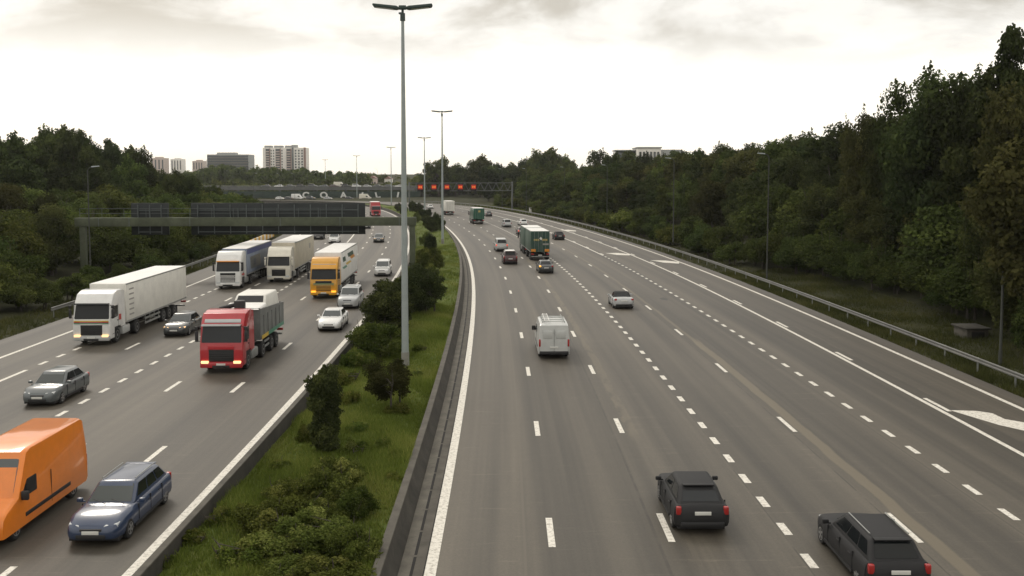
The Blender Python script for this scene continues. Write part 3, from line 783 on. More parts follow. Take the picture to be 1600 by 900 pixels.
for s, d, hh, key, lab in ((62, 33.2, 10.5, 'near_brown', 'brownish overhanging tree behind the nearest roadside lamp at the right edge'), (70, 36.0, 9.0, 'near_dark', 'dark bushy tree beside the drain inlet on the right verge'), (57, 35.5, 8., 'near_brown', 'low brownish tree at the right edge beyond the guardrail'), (57.5, 32.2, 4.2, 'near_shrub', 'leafy shrub around the foot of the nearest roadside lamp'), (55.2, 29.9, 14.6, 'near_tall', 'tree whose crown hides the upper part of the nearest roadside lamp')):
    x, y, _ = road(s, d); plant(key, x, y, ground_z(x, y), hh / BH[key] * .95, hh / BH[key], lab)
# far right wood beyond the gantry, along the bend
g4 = 'trees of the far wood behind the lit sign gantry'; l4 = 'green tree in the far wood behind the lit orange signs'
for i in range(46):
    px = 655 + i * 5.2 + RNG.normal(0, 3); Yd = RNG.uniform(440, 500) if px < 760 else RNG.uniform(380, 440)
    top = float(np.interp(px, [640, 700, 750, 800, 850, 900, 950], [272, 256, 252, 254, 243, 247, 243])) + RNG.uniform(-1, 9)
    x, y = at_px(px, Yd); S1, D1 = to_sd(np.array([[x]]), np.array([[y]]))
    if D1[0, 0] < 34: y += 34 - D1[0, 0]; x = (px - 800) / F * y
    z = 0.; h = H + (273 - top) * y / F - z
    key = ['dark_tree', 'mid_tree', 'dark_tree', 'light_bush'][int(RNG.integers(4))]
    plant(key, x, y, z, h / BH[key] * .85, h / BH[key], l4, g4)
for px, Yd, top, key, lab, wsc in ((686, 450, 239, 'loose_tree', 'loose-crowned tree with sky showing through, behind the second and third lamp posts', .95), (672, 455, 250, 'loose_tree', 'smaller loose tree left of the sky-pierced tree', .8),
                              (750, 440, 240, 'mid_tree', 'tall rounded tree over the middle of the lit sign gantry', 1.), (852, 420, 228, 'mid_tree', 'tall ragged tree at the top of the skyline left of the grey roof', 1.),
                              (836, 425, 236, 'loose_tree', 'ragged tree beside the tallest tree of the middle skyline', .8), (936, 400, 230, 'loose_tree', 'tall bright-edged tree just left of the grey building', .9), (880, 415, 240, 'mid_tree', 'tree between two skyline trees left of the grey building', .8)):
    x, y = at_px(px, Yd); h = H + (273 - top) * Yd / F
    plant(key, x, y, 0, h / BH[key] * wsc, h / BH[key], lab)
for i, px in enumerate((955, 972, 990, 1006, 1020, 1034, 1048, 1064)):
    x, y = at_px(px, 285 + 8 * (i % 3)); z = ground_z(x, y); h = H + (273 - (236, 236, 241, 243, 240, 241, 236, 232)[i]) * y / F - z
    plant(['mid_tree', 'dark_tree'][i % 2], x, y, z, h / 13 * .9, h / (12 if i % 2 == 0 else 13), 'tree partly hiding the office building above the right-hand wood', 'trees before the office building')
# left-hand side: light bushes in front, tall dark trees behind
g5 = 'light green bushes along the left verge'; l5 = 'light green bush in the thicket behind the left gantry'
row(['light_bush', 'light_bush', 'tall_shrub'], 52, 92, 7., -45.5, 1.5, (5., 7.2), BH, l5, g5, 'bush'); row(['light_bush', 'light_bush', 'tall_shrub'], 112, 215, 7., -44.5, 1.5, (5.5, 7.6), BH, l5, g5, 'bush')
row(['light_bush', 'light_bush', 'mid_tree'], 60, 235, 7.5, -51, 1.8, (6.4, 8.4), BH, l5, g5, 'bush')
row(['light_bush', 'mid_tree'], 70, 250, 8.5, -59, 2., (7.4, 9.), BH, l5, g5, 'bush')
row(['light_bush', 'mid_tree'], 95, 280, 10.5, -69, 2.5, (7.4, 9.), BH, l5, g5, 'bush')
row(['shrub'], 82, 190, 6.5, -40.6, .5, (2.6, 3.8), BH, 'low dark shrub under the left thicket beside the left guardrail', 'low shrubs along the left guardrail', 'shrub')
row(['shrub', 'tall_shrub'], 50, 84, 4.2, -42.6, .8, (2.8, 4.6), BH, 'leafy shrub at the left edge beside the bare start of the left guardrail', 'shrubs at the left picture edge', 'shrub')
g6 = 'tall dark trees behind the left thicket'; l6 = 'dark tree in the tall stand behind the left thicket'
for i in range(40):
    px = -20 + i * 8.2 + RNG.normal(0, 4); Yd = RNG.uniform(165, 250)
    top = float(np.interp(px, [-20, 0, 30, 55, 75, 100, 130, 145, 160, 178, 195, 205, 222, 240, 260, 320], [200, 208, 214, 214, 200, 198, 208, 224, 240, 226, 236, 238, 232, 248, 258, 268])) + RNG.uniform(0, 16)
    x, y = at_px(px, Yd); z = ground_z(x, y); h = H + (273 - top) * Yd / F - z; key = ['dark_tree', 'dark_tree', 'mid_tree'][int(RNG.integers(3))]
    plant(key, x, y, z, h / BH[key] * .72, h / BH[key], l6, g6)
for px, Yd, top, key, lab, wsc in ((78, 190, 194, 'mid_tree', 'tall tree with a feathery top, left of the twin-topped highest left trees', .7), (100, 195, 192, 'mid_tree', 'highest feathery tree of the left-hand stand', .7),
                              (128, 185, 196, 'spire', 'dark pointed tree at the right side of the highest left trees', .8), (172, 220, 215, 'spire', 'slim pointed tree standing alone right of the highest left trees', .8),
                              (182, 225, 220, 'spire', 'slim pointed tree paired with the lone pointed one on the left', .7), (210, 235, 225, 'mid_tree', 'round-topped tree at the right end of the left-hand stand', .7),
                              (20, 150, 210, 'dark_tree', 'broad dark tree at the left edge of the picture', 1.)):
    x, y = at_px(px, Yd); z = ground_z(x, y); h = H + (273 - top) * Yd / F - z
    plant(key, x, y, z, h / BH[key] * wsc, h / BH[key], lab)

# far-off woods that read as one mass
def far_wood(name, label, n, fx, fy, ftop, mat, zb=4.):
    Cs, Ns, Ts = [], [], []
    for i in range(n):
        px = fx(); Yd = fy(); x, y = at_px(px, Yd); top = H + (273 - ftop(px) - RNG.uniform(0, 7) * (1 if RNG.random() < .8 else -.2)) * Yd / F
        h = max(5., top - zb); r = RNG.uniform(3.2, 5.5)
        C, Nn, T, _ = crown_pts(r, h * .5, zb + h * .5, 15, 34, 1.9)
        C[:, 0] += x; C[:, 1] += y; Cs.append(C); Ns.append(Nn); Ts.append(T + RNG.normal(0, .12))
    C = np.concatenate(Cs); me = quads_mesh(name, C, np.concatenate(Ns), RNG.uniform(.7, 1.2, len(C)) * .85, np.concatenate(Ts), mat)
    o = bpy.data.objects.new(name, me); COL.objects.link(o); return tag(o, label, 'wood', kind='stuff')
U = RNG.uniform
far_wood('distant_wood', 'dark wooded hillside below the tower blocks beyond the viaduct', 190, lambda: U(285, 570), lambda: U(560, 800),
         lambda px: float(np.interp(px, [285, 330, 370, 420, 480, 520, 570], [272, 258, 259, 262, 264, 267, 271])), 'leaf_mid', 2.)
far_wood('distant_wood', 'low line of far trees between the viaduct and the nearest tall pole', 70, lambda: U(555, 665), lambda: U(620, 900),
         lambda px: 273.5 if px > 600 else 272.5, 'leaf_light', 1.)
far_wood('distant_wood', 'trees and scrub on the low ground behind the viaduct', 70, lambda: U(280, 660), lambda: U(500, 560), lambda px: 283, 'leaf_mid', 0.)
# ------------------------------------------------------------------ planting on the median
def bush(px, py, wpx, top, key, lab, group=None, cat='bush', wsc=1.):
    x, y = gp(px, py); Yd = y; S1, D1 = to_sd(np.array([[x]]), np.array([[y]])); z = med_z(float(np.clip(D1[0, 0], -11, -5.2)), S1[0, 0]) - .05
    h = max(.4, (py - top) * Yd / F * .98); ww = wpx * Yd / F * .88
    return plant(key, x, y, z, ww / (2 * WR[key]) * wsc, h / BH2[key], lab, group, cat)
variant('m_bush', 5, 2.0, 1.4, .0, 46, 420, .38, .05, 'leaf_shrub', 'mound', stems=3, limbs=4)
variant('m_dark', 4, 3.0, 1.6, .0, 48, 400, .50, .066, 'leaf_dark', 'round', stems=3, limbs=4)
variant('m_col', 2, 3.6, .66, .0, 110, 380, .36, .06, 'leaf_dark', 'column', stems=1, limbs=0)
variant('m_small', 2, 2.8, 1.45, .35, 46, 360, .44, .05, 'leaf_brown', 'round', stems=3, limbs=6)
variant('m_low', 4, .8, .9, -.2, 30, 200, .26, .05, 'leaf_weed', 'mound', stems=2, limbs=2)
WR = dict(m_bush=1.4, m_dark=1.6, m_col=.72, m_small=1.4, m_low=.9); BH2 = dict(m_bush=2.0, m_dark=3.0, m_col=3.6, m_small=2.8, m_low=.8)
bush(508, 715, 54, 574, 'm_col', 'dark column-shaped shrub standing alone on the grass against the left barrier', cat='shrub')
bush(607, 652, 92, 572, 'm_small', 'small multi-stemmed tree with thin bare trunks, in front of the nearest lamp post', cat='tree')
gm = 'low bushes in the foreground of the median'; lm = 'dark green bush in the low thicket at the bottom of the median'
for px, py, wd, top, k in ((430, 850, 150, 770, 'm_bush'), (520, 800, 120, 715, 'm_bush'), (555, 835, 90, 775, 'm_bush'), (480, 880, 170, 810, 'm_bush'), (555, 900, 110, 830, 'm_bush'),
                           (385, 890, 110, 850, 'm_low'), (500, 945, 190, 885, 'm_bush'), (420, 820, 70, 785, 'm_low'), (455, 800, 100, 745, 'm_bush'), (450, 930, 150, 880, 'm_bush'), (540, 770, 70, 720, 'm_bush'), (500, 845, 100, 788, 'm_bush')):
    bush(px, py, wd, top, k, lm, gm)
gm2 = 'small plants dotted over the median grass'; lm2 = 'small low plant in the median grass'
for px, py, wd, top in ((545, 640, 50, 615), (480, 690, 46, 660), (620, 665, 50, 645), (560, 690, 46, 670), (440, 740, 50, 715), (555, 725, 60, 700), (600, 720, 40, 700), (615, 780, 34, 760), (300, 860, 60, 835), (350, 830, 60, 800), (255, 895, 50, 870), (650, 600, 34, 585), (655, 560, 30, 545), (535, 605, 60, 575), (510, 640, 40, 620), (620, 740, 30, 725)):
    bush(px, py, wd, top, 'm_low', lm2, gm2, 'plant')
gm3 = 'large dark bushes behind the nearest lamp post'; lm3 = 'large dark green bush in the thicket behind the nearest lamp post'
for px, py, wd, top, k in ((590, 565, 110, 500, 'm_bush'), (600, 520, 100, 450, 'm_dark'), (660, 500, 90, 425, 'm_dark'), (625, 490, 90, 430, 'm_dark'), (655, 465, 70, 412, 'm_dark'),
                           (575, 545, 60, 500, 'm_bush'), (640, 465, 60, 415, 'm_bush'), (560, 580, 60, 545, 'm_low')):
    bush(px, py, wd, top, k, lm3, gm3)
gm4 = 'bushes along the far part of the median'; lm4 = 'bush on the far part of the median between the two roadways'
for px, py, wd, top, k in ((675, 430, 50, 385, 'm_bush'), (662, 415, 36, 385, 'm_bush'), (672, 400, 26, 368, 'm_dark'), (665, 385, 26, 360, 'm_bush'),
                           (675, 365, 26, 345, 'm_dark'), (668, 355, 24, 336, 'm_dark'), (683, 358, 20, 334, 'm_dark'), (665, 345, 22, 326, 'm_dark'), (655, 338, 20, 318, 'm_dark'), (645, 334, 16, 316, 'm_dark'), (622, 332, 14, 318, 'm_dark'), (630, 336, 16, 320, 'm_dark'), (690, 366, 16, 344, 'm_dark'), (652, 350, 16, 330, 'm_bush'), (660, 430, 30, 400, 'm_bush'), (672, 445, 34, 410, 'm_bush')):
    bush(px, py, wd, top, k, lm4, gm4)

# ------------------------------------------------------------------ near sign gantry (seen from behind)
A = Vector((-48.2, 104.6, 0)); B = Vector((-10.8, 106.6, 0)); gl = (B - A).length; ga = math.atan2(B.y - A.y, B.x - A.x)
root = thing('sign_gantry', 'dull green beam gantry with dark sign backs spanning the left roadway', 'gantry', A, ga)
b = MB(); b.box((gl / 2, 0, 6.27), (gl, .9, .95), bevel=.03); b.build('beam', 'gantry', root)
for x in np.arange(2.6, gl, 3.3):
    MB().box((x, -.46, 6.27), (.07, .03, .93)).build('beam_joint', 'signrib' if random.random() < .35 else 'gantry', root, 0)
for x in (.75, gl - .45):
    b = MB(); b.box((x, 0, 2.7), (.62, .62, 6.2), bevel=.03); b.box((x, 0, -.1), (1., 1., .6)); b.build('leg', 'gantry', root)
b = MB()
for x in np.arange(.3, gl - 8, 2.4): b.cyl((x, .35, 6.7), (x, .35, 7.75), .025, n=6)
for z in (7.2, 7.75): b.cyl((.3, .35, z), (gl - 8, .35, z), .022, n=6)
b.build('handrail', 'signrib', root)
for (x0, x1), ribs in ((((203 + 2 - 800) / F * 105.6 + 48.2, (263 - 800) / F * 105.6 + 48.2), 3), (((298 - 800) / F * 105.8 + 48.2, (570 - 800) / F * 106.2 + 48.2), 11)):
    cxx = (x0 + x1) / 2; wd = x1 - x0
    b = MB(); b.box((cxx, .78, 6.56), (wd, .12, 3.55), bevel=.02); sg = b.build('sign_panel', 'signback', root)
    b = MB(); z0, z1 = (4.95, 8.1)
    for i in range(ribs):
        x = x0 + .8 + (wd - 1.6) * i / (ribs - 1); b.box((x, .66, (z0 + z1) / 2 + .02), (.09, .10, z1 - z0 + .1))
    for z in (5.12, 7.55): b.box((cxx, .60, z), (wd - 1.5, .07, .09))
    b.build('frame_rib', 'signrib', sg, 0)
    b = MB()
    for i in range(max(2, ribs // 2)):
        x = x0 + .8 + (wd - 1.6) * i / (max(2, ribs // 2) - 1); b.box((x, .56, 7.2), (.08, .1, 1.0))
    b.build('bracket', 'signrib', root, 0)

# ------------------------------------------------------------------ far lattice gantry with lit lane signs
GS = 295.; a0 = Vector(road(GS, 26.9)); b0 = Vector(road(GS, -5.6)); gl = (b0 - a0).length; ga = math.atan2(b0.y - a0.y, b0.x - a0.x)
root = thing('sign_gantry', 'slender grey lattice gantry carrying five lit orange signs over the right roadway', 'gantry', a0, ga)
for x in (0, gl):
    MB().box((x, 0, 4.6), (.42, .5, 9.4), bevel=.03).build('leg', 'lattice', root)
b = MB()
for z in (6.5, 8.95):
    for y in (-.5, .5): b.box((gl / 2, y, z), (gl, .14, .16))
x = .2
k = 0
while x < gl - 1.2:
    for y in (-.5, .5): b.cyl((x, y, 6.5 if k % 2 else 8.95), (x + 1.25, y, 8.95 if k % 2 else 6.5), .04, n=6)
    x += 1.25; k += 1
b.build('truss', 'lattice', root)
for i, d in enumerate((-2.3, 1.95, 6.0, 10.2, 14.4)):
    x = 26.9 - d
    # the sign face looks back at the camera: +y in the gantry frame points to the near side
    b = MB(); b.box((x, .66, 7.6), (1.75, .3, 2.5), bevel=.04); sg = b.build('lane_sign', 'black', root)
    b = MB(); b.box((x, .82, 7.72), (1.45, .02, 1.35)); b.build('red_led_ring', 'ledred', sg, 0)
    b = MB()
    for q in (-.3, .3): b.lathe_y((x + q, .83, 7.72), [(.27, 0), (.27, .02)], 12)
    b.box((x, .842, 7.72), (.5, .01, .26)); b.build('amber_led_figure', 'ledamber', sg, 0)
# small white post on the right verge
x, y, _ = road(282, 29.6); root = thing('marker_cabinet', 'small white roadside cabinet behind the right guardrail beside a lamp', 'cabinet', (x, y, ground_z(x, y)), heading(282))
MB().box((0, 0, .8), (.5, .7, 1.6), bevel=.05).build('housing', 'wall_white', root); MB().box((0, 0, 1.65), (.6, .8, .1), bevel=.03).build('lid', 'metal', root)
# concrete inlet on the right verge
x, y, _ = road(65, 31.4); root = thing('culvert_inlet', 'weathered concrete drain inlet on the dark grass of the right verge', 'drain', (x, y, ground_z(x, y)), heading(65))
MB().box((0, 0, .28), (1.9, 1.5, .8), bevel=.05).build('chamber', 'concrete', root); MB().box((0, 0, .73), (2.2, 1.8, .12), bevel=.03).build('slab', 'concrete_dark', root)
MB().box((-.96, 0, .25), (.06, .9, .5)).build('opening', 'slot', root, 0)
# yellow and white hazard boards along the left edge
pA = Vector(road(142, -37.0)); pB = Vector(road(178, -37.0)); ln = (pB - pA).length; aa = math.atan2(pB.y - pA.y, pB.x - pA.x)
root = thing('hazard_barrier', 'yellow and white striped hazard barrier along the left road edge behind the lorries', 'barrier', pA, aa)
n = 18
for i in range(n):
    MB().box(((i + .5) * ln / n, 0, .72), (ln / n - .01, .16, 1.0), bevel=.02).build('board', 'stripe_y' if i % 2 else 'stripe_w', root)
MB().box((ln / 2, .12, .3), (ln, .1, .5)).build('footing', 'concrete', root)

# ------------------------------------------------------------------ viaduct, noise wall and the road below it
o = MB().add([(-260, 433, .02), (-12, 433, .02), (-12, 446, .02), (-260, 446, .02)], [(0, 1, 2, 3)]).build('road', None, None, 0, False)
me = o.data; ul = me.uv_layers.new(name='road')
for lp in me.loops: c = me.vertices[lp.vertex_index].co; ul.data[lp.index].uv = (c.y, c.x)
me.materials.append(M['asphalt_plain']); tag(o, kind='structure')
x0, x1 = -230., -43.5
root = thing('viaduct', 'long grey concrete viaduct carrying a queue of cars across the distance', 'viaduct', ((x0 + x1) / 2, 456, 0)); cx = (x0 + x1) / 2
MB().box((0, 0, 4.75), (x1 - x0, 11, 1.3), bevel=.05).build('deck', 'bridge', root)
for y in (-5.55, 5.55): MB().box((0, y, 5.62), (x1 - x0, .22, .55), bevel=.03).build('parapet', 'bridge', root)
b = MB()
for x in np.arange(x0 + 3, x1, 3.): b.cyl((x - cx, -5.55, 5.9), (x - cx, -5.55, 6.35), .04, n=6)
b.cyl((x0 - cx, -5.55, 6.35), (x1 - cx, -5.55, 6.35), .045, n=6); b.build('railing', 'metal', root)
for px in (345, 372, 398, 437, 490, 494.5, 540, 575, 612, 646):
    x = (px - 800) / F * 452 - cx
    b = MB(); b.box((x, -3.2, 2.), (.9, .9, 4.4), bevel=.06); b.build('pier', 'bridge', root)
MB().box((x1 - cx - .8, 0, 2.2), (2.4, 10.4, 4.6), bevel=.08).build('abutment', 'concrete_dark', root)
root = thing('noise_wall', 'dark green noise wall painted with big white letters under the viaduct', 'wall', (cx, 447.8, 0))
MB().box((0, 0, 1.8), (x1 - x0, .25, 3.7), bevel=.02).build('panel', 'noisewall', root)
def letter(txt, px, h, tilt, parent, ztop):
    cu = bpy.data.curves.new('letter', 'FONT'); cu.body = txt; cu.size = h / .70; cu.extrude = .02; cu.align_x = 'CENTER'; cu.offset = .05 * h
    t = bpy.data.objects.new('tmp', cu); COL.objects.link(t); dg = bpy.context.evaluated_depsgraph_get()
    me = bpy.data.meshes.new_from_object(t.evaluated_get(dg)); bpy.data.objects.remove(t)
    me.materials.clear(); me.materials.append(M['graffiti'])
    o = bpy.data.objects.new('letter', me); COL.objects.link(o); o.parent = parent
    o.location = ((px - 800) / F * 447.6 - cx, -.16, ztop - h); o.rotation_euler = (R(90), tilt, 0); o.scale = (1.15, 1, 1)
for t, px, tilt in (('C', 477.5, .1), ('O', 505.5, .15), ('A', 537, -.05), ('I', 564, .35), ('L', 591, -.25), ('J', 621, .2)):
    letter(t, px, 2.75, tilt, root, 3.35)

# ------------------------------------------------------------------ buildings
def block(name, label, px0, px1, ytop, Yd, dep, mat, rz=0., zb=-2.):
    x0 = (px0 - 800) / F * Yd; x1 = (px1 - 800) / F * Yd; h = H + (273 - ytop) * Yd / F
    root = thing(name, label, 'building', ((x0 + x1) / 2, Yd + dep / 2, 0), rz)
    MB().box((0, 0, h / 2 + zb / 2), (x1 - x0, dep, h - zb), bevel=.1).build('wall', mat, root)
    return root, x1 - x0, h
def windows(root, wd, h, dep, cols, rows, z0, ww, wh, xs=None):
    me0 = None; xs = xs if xs is not None else [(-wd / 2 + (i + .5) * wd / cols) for i in range(cols)]
    for x in xs:
        for r in range(rows):
            z = z0 + (h - 1.5 - z0) * (r + .5) / rows
            if me0 is None:
                o = MB().box((0, -.03, 0), (ww, .14, wh)).build('window', 'window', root, 0); me0 = o.data
            else:
                o = bpy.data.objects.new('window', me0); COL.objects.link(o); o.parent = root
            o.location = (x, -dep / 2, z)
# white tower block: ribs, balcony stacks and a windowed end
rt, wd, h = block('apartment_block', 'white tower block with dark balcony stacks, tallest building on the horizon', 412, 478.5, 231, 900, 16, 'wall_white')
for f0, f1 in ((.07, .155), (.30, .40), (.555, .65)):
    x = -wd / 2 + wd * (f0 + f1) / 2; ww = wd * (f1 - f0)
    MB().box((x, -8.05, h / 2 + 1), (ww, .5, h - 4)).build('balcony_shaft', 'window', rt, 0)
    b = MB()
    for r in range(10): b.box((x, -8.6, 12.5 + r * (h - 14) / 10), (ww * .96, 1.3, .9))
    b.build('balcony_stack', 'wall_pink', rt, 0)
    MB().box((x + ww * .62, -8.25, h / 2 + .3), (ww * .22, .7, h - 2)).build('brick_pier', 'wall_brown', rt, 0)
    MB().box((x, -3, h + .9), (ww * 1.9, 7, 2.2), bevel=.1).build('roof_plant', 'wall_grey', rt)
MB().box((wd / 2 - wd * .015, -8.2, h / 2), (wd * .045, .8, h + .4)).build('brick_pier', 'wall_brown', rt, 0)
MB().box((-wd / 2 + wd * .705, -8.25, h / 2), (wd * .035, .9, h + .2)).build('brick_pier', 'window', rt, 0)
MB().box((wd * .22, -2, h + 1.3), (5, 6, 2.8), bevel=.1).build('roof_plant', 'wall_grey', rt)
windows(rt, wd, h, 16, 3, 9, 12, 1.5, 1.6, [wd * .27, wd * .345, wd * .42]); windows(rt, wd, h, 16, 3, 9, 12, 1.1, 1.4, [-wd * .30, -wd * .245, -wd * .05])
# layered office
rt, wd, h = block('office_block', 'dark layered office block with long window bands above the left trees', 325, 389.5, 241.5, 760, 18, 'wall_grey')
for r in range(6):
    z = 15 + r * (h - 15.5) / 6
    MB().box((0, -9.1, z + .9), (wd - .4, .5, 1.7)).build('window_band', 'window', rt, 0)
    MB().box((wd * (.02 if r % 2 else -.01), -9.3, z), (wd * (1.0 if r != 5 else .8), 1.4, .35)).build('ledge', 'concrete_light', rt, 0)
MB().box((-wd * .1, 2, h + .8), (wd * .45, 8, 1.8), bevel=.1).build('roof_plant', 'wall_grey', rt)
for px0, px1, yt, Yd, mt, lab in ((236, 259, 247, 1100, 'wall_pink', 'pinkish tower block leftmost on the horizon, cut by trees'), (268, 286, 248.5, 1250, 'wall_white', 'narrow pale tower block standing alone between trees and office block'),
                              (302, 319, 251.5, 1150, 'wall_pink', 'pale brown block close to the left of the layered office')):
    rt, wd, h = block('tower_block', lab, px0, px1, yt, Yd, 14, mt, zb=-1)
    for f in (-.36, -.12, .12, .36): MB().box((wd * f, -7.02, h / 2 + 8), (wd * .09, .3, h - 20)).build('window_strip', 'window', rt, 0)
    MB().box((0, 0, h + .6), (wd * .5, 6, 1.6), bevel=.1).build('roof_plant', mt, rt)
for px0, px1, yt, Yd, mt, lab in ((601, 626 - 14, 279.5, 620, 'wall_white', 'small pale house behind the viaduct near the nearest tall pole'), (561, 575, 280.5, 600, 'wall_white', 'small white house behind the viaduct below a thin lamp pole'), (577, 588, 278.5, 610, 'wall_pink', 'small greyish house behind the viaduct beside the white house')):
    rt, wd, h = block('house', lab, px0, px1, yt, Yd, 8, mt)
    MB().extrude([(-wd / 2 - .3, h), (wd / 2 + .3, h), (0, h + 1.6)], -4.4, 4.4).build('roof', 'wall_brown', rt, 0)
    windows(rt, wd, h, 8, 3, 2, 2, .9, 1.2)
# modern grey and glass building over the right-hand wood
rt, wd, h = block('office_building', 'white and glass office building showing over the right-hand wood', 996, 1032, 231.5, 330, 14, 'wall_white')
for i in range(6): MB().box((-wd / 2 + (i + .7) * wd / 6.5, -7.05, h - 3.4), (wd / 6.5 * .62, .25, 4.2)).build('window', 'glass_light', rt, 0)
MB().box((0, 0, h + .15), (wd + .6, 14.6, .4), bevel=.05).build('roof', 'wall_grey', rt)
b = MB(); b.box((wd / 2 + 4.2, 2, h / 2 - .3), (8, 10, h - .3), bevel=.05); b.build('grey_wing', 'wall_grey', rt)
b = MB(); b.box((-wd / 2 - 3.6, 3, h / 2 - .6), (7, 8, h - .8), bevel=.05); b.build('glass_wing', 'window', rt)
MB().box((-wd / 2 - 3.6, 2.6, h - .7), (7.6, 9.4, .4), bevel=.05).build('roof', 'wall_grey', rt)

# ------------------------------------------------------------------ vehicles
def bil(q, u, v):
    a, b, c, d = [Vector(p) for p in q]; return a * (1 - u) * (1 - v) + b * u * (1 - v) + c * u * v + d * (1 - u) * v
def pane(q, u0, u1, v0, v1, cen, t=.010, round_=.0):
    p = [bil(q, u0, v0), bil(q, u1, v0), bil(q, u1, v1), bil(q, u0, v1)]
    n = (p[1] - p[0]).cross(p[3] - p[0]).normalized()
    if n.dot(sum(p, Vector()) / 4 - Vector(cen)) < 0: n = -n
    if round_:
        k = round_; r = []
        for i in range(4):
            a, b, c = p[i - 1], p[i], p[(i + 1) % 4]
            r += [b.lerp(a, min(.4, k / (a - b).length)), b.lerp(a, min(.12, .3 * k / (a - b).length)).lerp(b.lerp(c, min(.12, .3 * k / (c - b).length)), .5), b.lerp(c, min(.4, k / (c - b).length))]
        p = r
    return MB().prism(p, n, -.03, t)
WH = {}
def wheel(root, x, y, r, wdt, truck=False):
    key = (round(r, 3), round(wdt, 3), truck)
    if key not in WH:
        t = MB(); t.lathe_y((0, 0, 0), [(r * .62, -wdt / 2), (r * .90, -wdt / 2), (r * .985, -wdt * .40), (r, -wdt * .2), (r, wdt * .2), (r * .985, wdt * .40), (r * .90, wdt / 2), (r * .62, wdt / 2)], 28)
        to = t.build('wheel', 'tyre', None, 30)
        q = MB(); rr = r * (.64 if not truck else .6)
        for sgn in (1, -1):
            yy = sgn * wdt * .5
            q.lathe_y((0, yy - sgn * .03, 0), [(rr, 0), (rr, sgn * .035), (rr * .88, sgn * .03), (rr * .80, -sgn * .02), (rr * .30, sgn * (.0 if not truck else .03)), (rr * .22, sgn * .03), (.01, sgn * .035)], 24)
            if not truck:
                for i in range(5):
                    a = 2 * math.pi * i / 5
                    q.hexa([(rr * .18 * math.cos(a) - .03 * math.sin(a), yy - sgn * .02, rr * .18 * math.sin(a) + .03 * math.cos(a)), (rr * .86 * math.cos(a) - .035 * math.sin(a), yy - sgn * .02, rr * .86 * math.sin(a) + .035 * math.cos(a)),
                            (rr * .86 * math.cos(a) + .035 * math.sin(a), yy - sgn * .02, rr * .86 * math.sin(a) - .035 * math.cos(a)), (rr * .18 * math.cos(a) + .03 * math.sin(a), yy - sgn * .02, rr * .18 * math.sin(a) - .03 * math.cos(a)),
                            (rr * .18 * math.cos(a) - .03 * math.sin(a), yy + sgn * .012, rr * .18 * math.sin(a) + .03 * math.cos(a)), (rr * .86 * math.cos(a) - .035 * math.sin(a), yy + sgn * .008, rr * .86 * math.sin(a) + .035 * math.cos(a)),
                            (rr * .86 * math.cos(a) + .035 * math.sin(a), yy + sgn * .008, rr * .86 * math.sin(a) - .035 * math.cos(a)), (rr * .18 * math.cos(a) + .03 * math.sin(a), yy + sgn * .012, rr * .18 * math.sin(a) - .03 * math.cos(a))])
        ro = q.build('rim', 'steelrim' if truck else 'rim', None, 30)
        WH[key] = (to.data, ro.data); bpy.data.objects.remove(to); bpy.data.objects.remove(ro)
    tm, rm = WH[key]
    o = bpy.data.objects.new('wheel', tm); COL.objects.link(o); o.parent = root; o.location = (x, y, r)
    p = bpy.data.objects.new('rim', rm); COL.objects.link(p); p.parent = o
def cut_arches(o, cyls):
    bm_o = MB()
    for x, z, r, y0, y1 in cyls: bm_o.cyl((x, y0, z), (x, y1, z), r, n=28)
    c = bm_o.build('cutter', 'trim', None, 0)
    md = o.modifiers.new('cut', 'BOOLEAN'); md.object = c; md.solver = 'EXACT'; md.operation = 'DIFFERENCE'
    try: md.material_mode = 'TRANSFER'
    except Exception: pass
    dg = bpy.context.evaluated_depsgraph_get(); me = bpy.data.meshes.new_from_object(o.evaluated_get(dg))
    o.modifiers.clear(); old = o.data; o.data = me; bpy.data.objects.remove(c)
    if len(me.materials) < 2: me.materials.append(M['trim'])
    me.polygons.foreach_set('use_smooth', [True] * len(me.polygons)); me.set_sharp_from_angle(angle=R(38))
SPEC = dict(
 #        L     W     H    zbelt  xA(cowl) xB     xC     xD     roof z front/rear, hood nose z, deck z
 hatch=dict(L=4.2, W=1.80, H=1.44, belt=.92, A=.95, B=.10, C=-1.22, D=-1.98, hood=.76, deck=.93, rear=.0),
 sedan=dict(L=4.6, W=1.80, H=1.44, belt=.92, A=.95, B=.20, C=-1.05, D=-1.75, hood=.72, deck=.96, rear=.0),
 estate=dict(L=4.75, W=1.84, H=1.45, belt=.92, A=1.05, B=.22, C=-1.68, D=-2.26, hood=.74, deck=.93, rear=.0),
 mpv=dict(L=4.4, W=1.83, H=1.70, belt=1.02, A=1.30, B=.45, C=-1.85, D=-2.10, hood=.86, deck=1.02, rear=.0),
 minivan=dict(L=4.8, W=1.90, H=1.92, belt=1.10, A=1.55, B=.75, C=-2.12, D=-2.30, hood=.95, deck=1.1, rear=.0),
 suv=dict(L=4.6, W=1.88, H=1.70, belt=1.06, A=.95, B=.25, C=-1.80, D=-2.14, hood=.96, deck=1.06, rear=.0),
 cabrio=dict(L=4.3, W=1.80, H=1.36, belt=.90, A=.65, B=.00, C=-.75, D=-1.30, hood=.70, deck=.94, rear=.0),
)
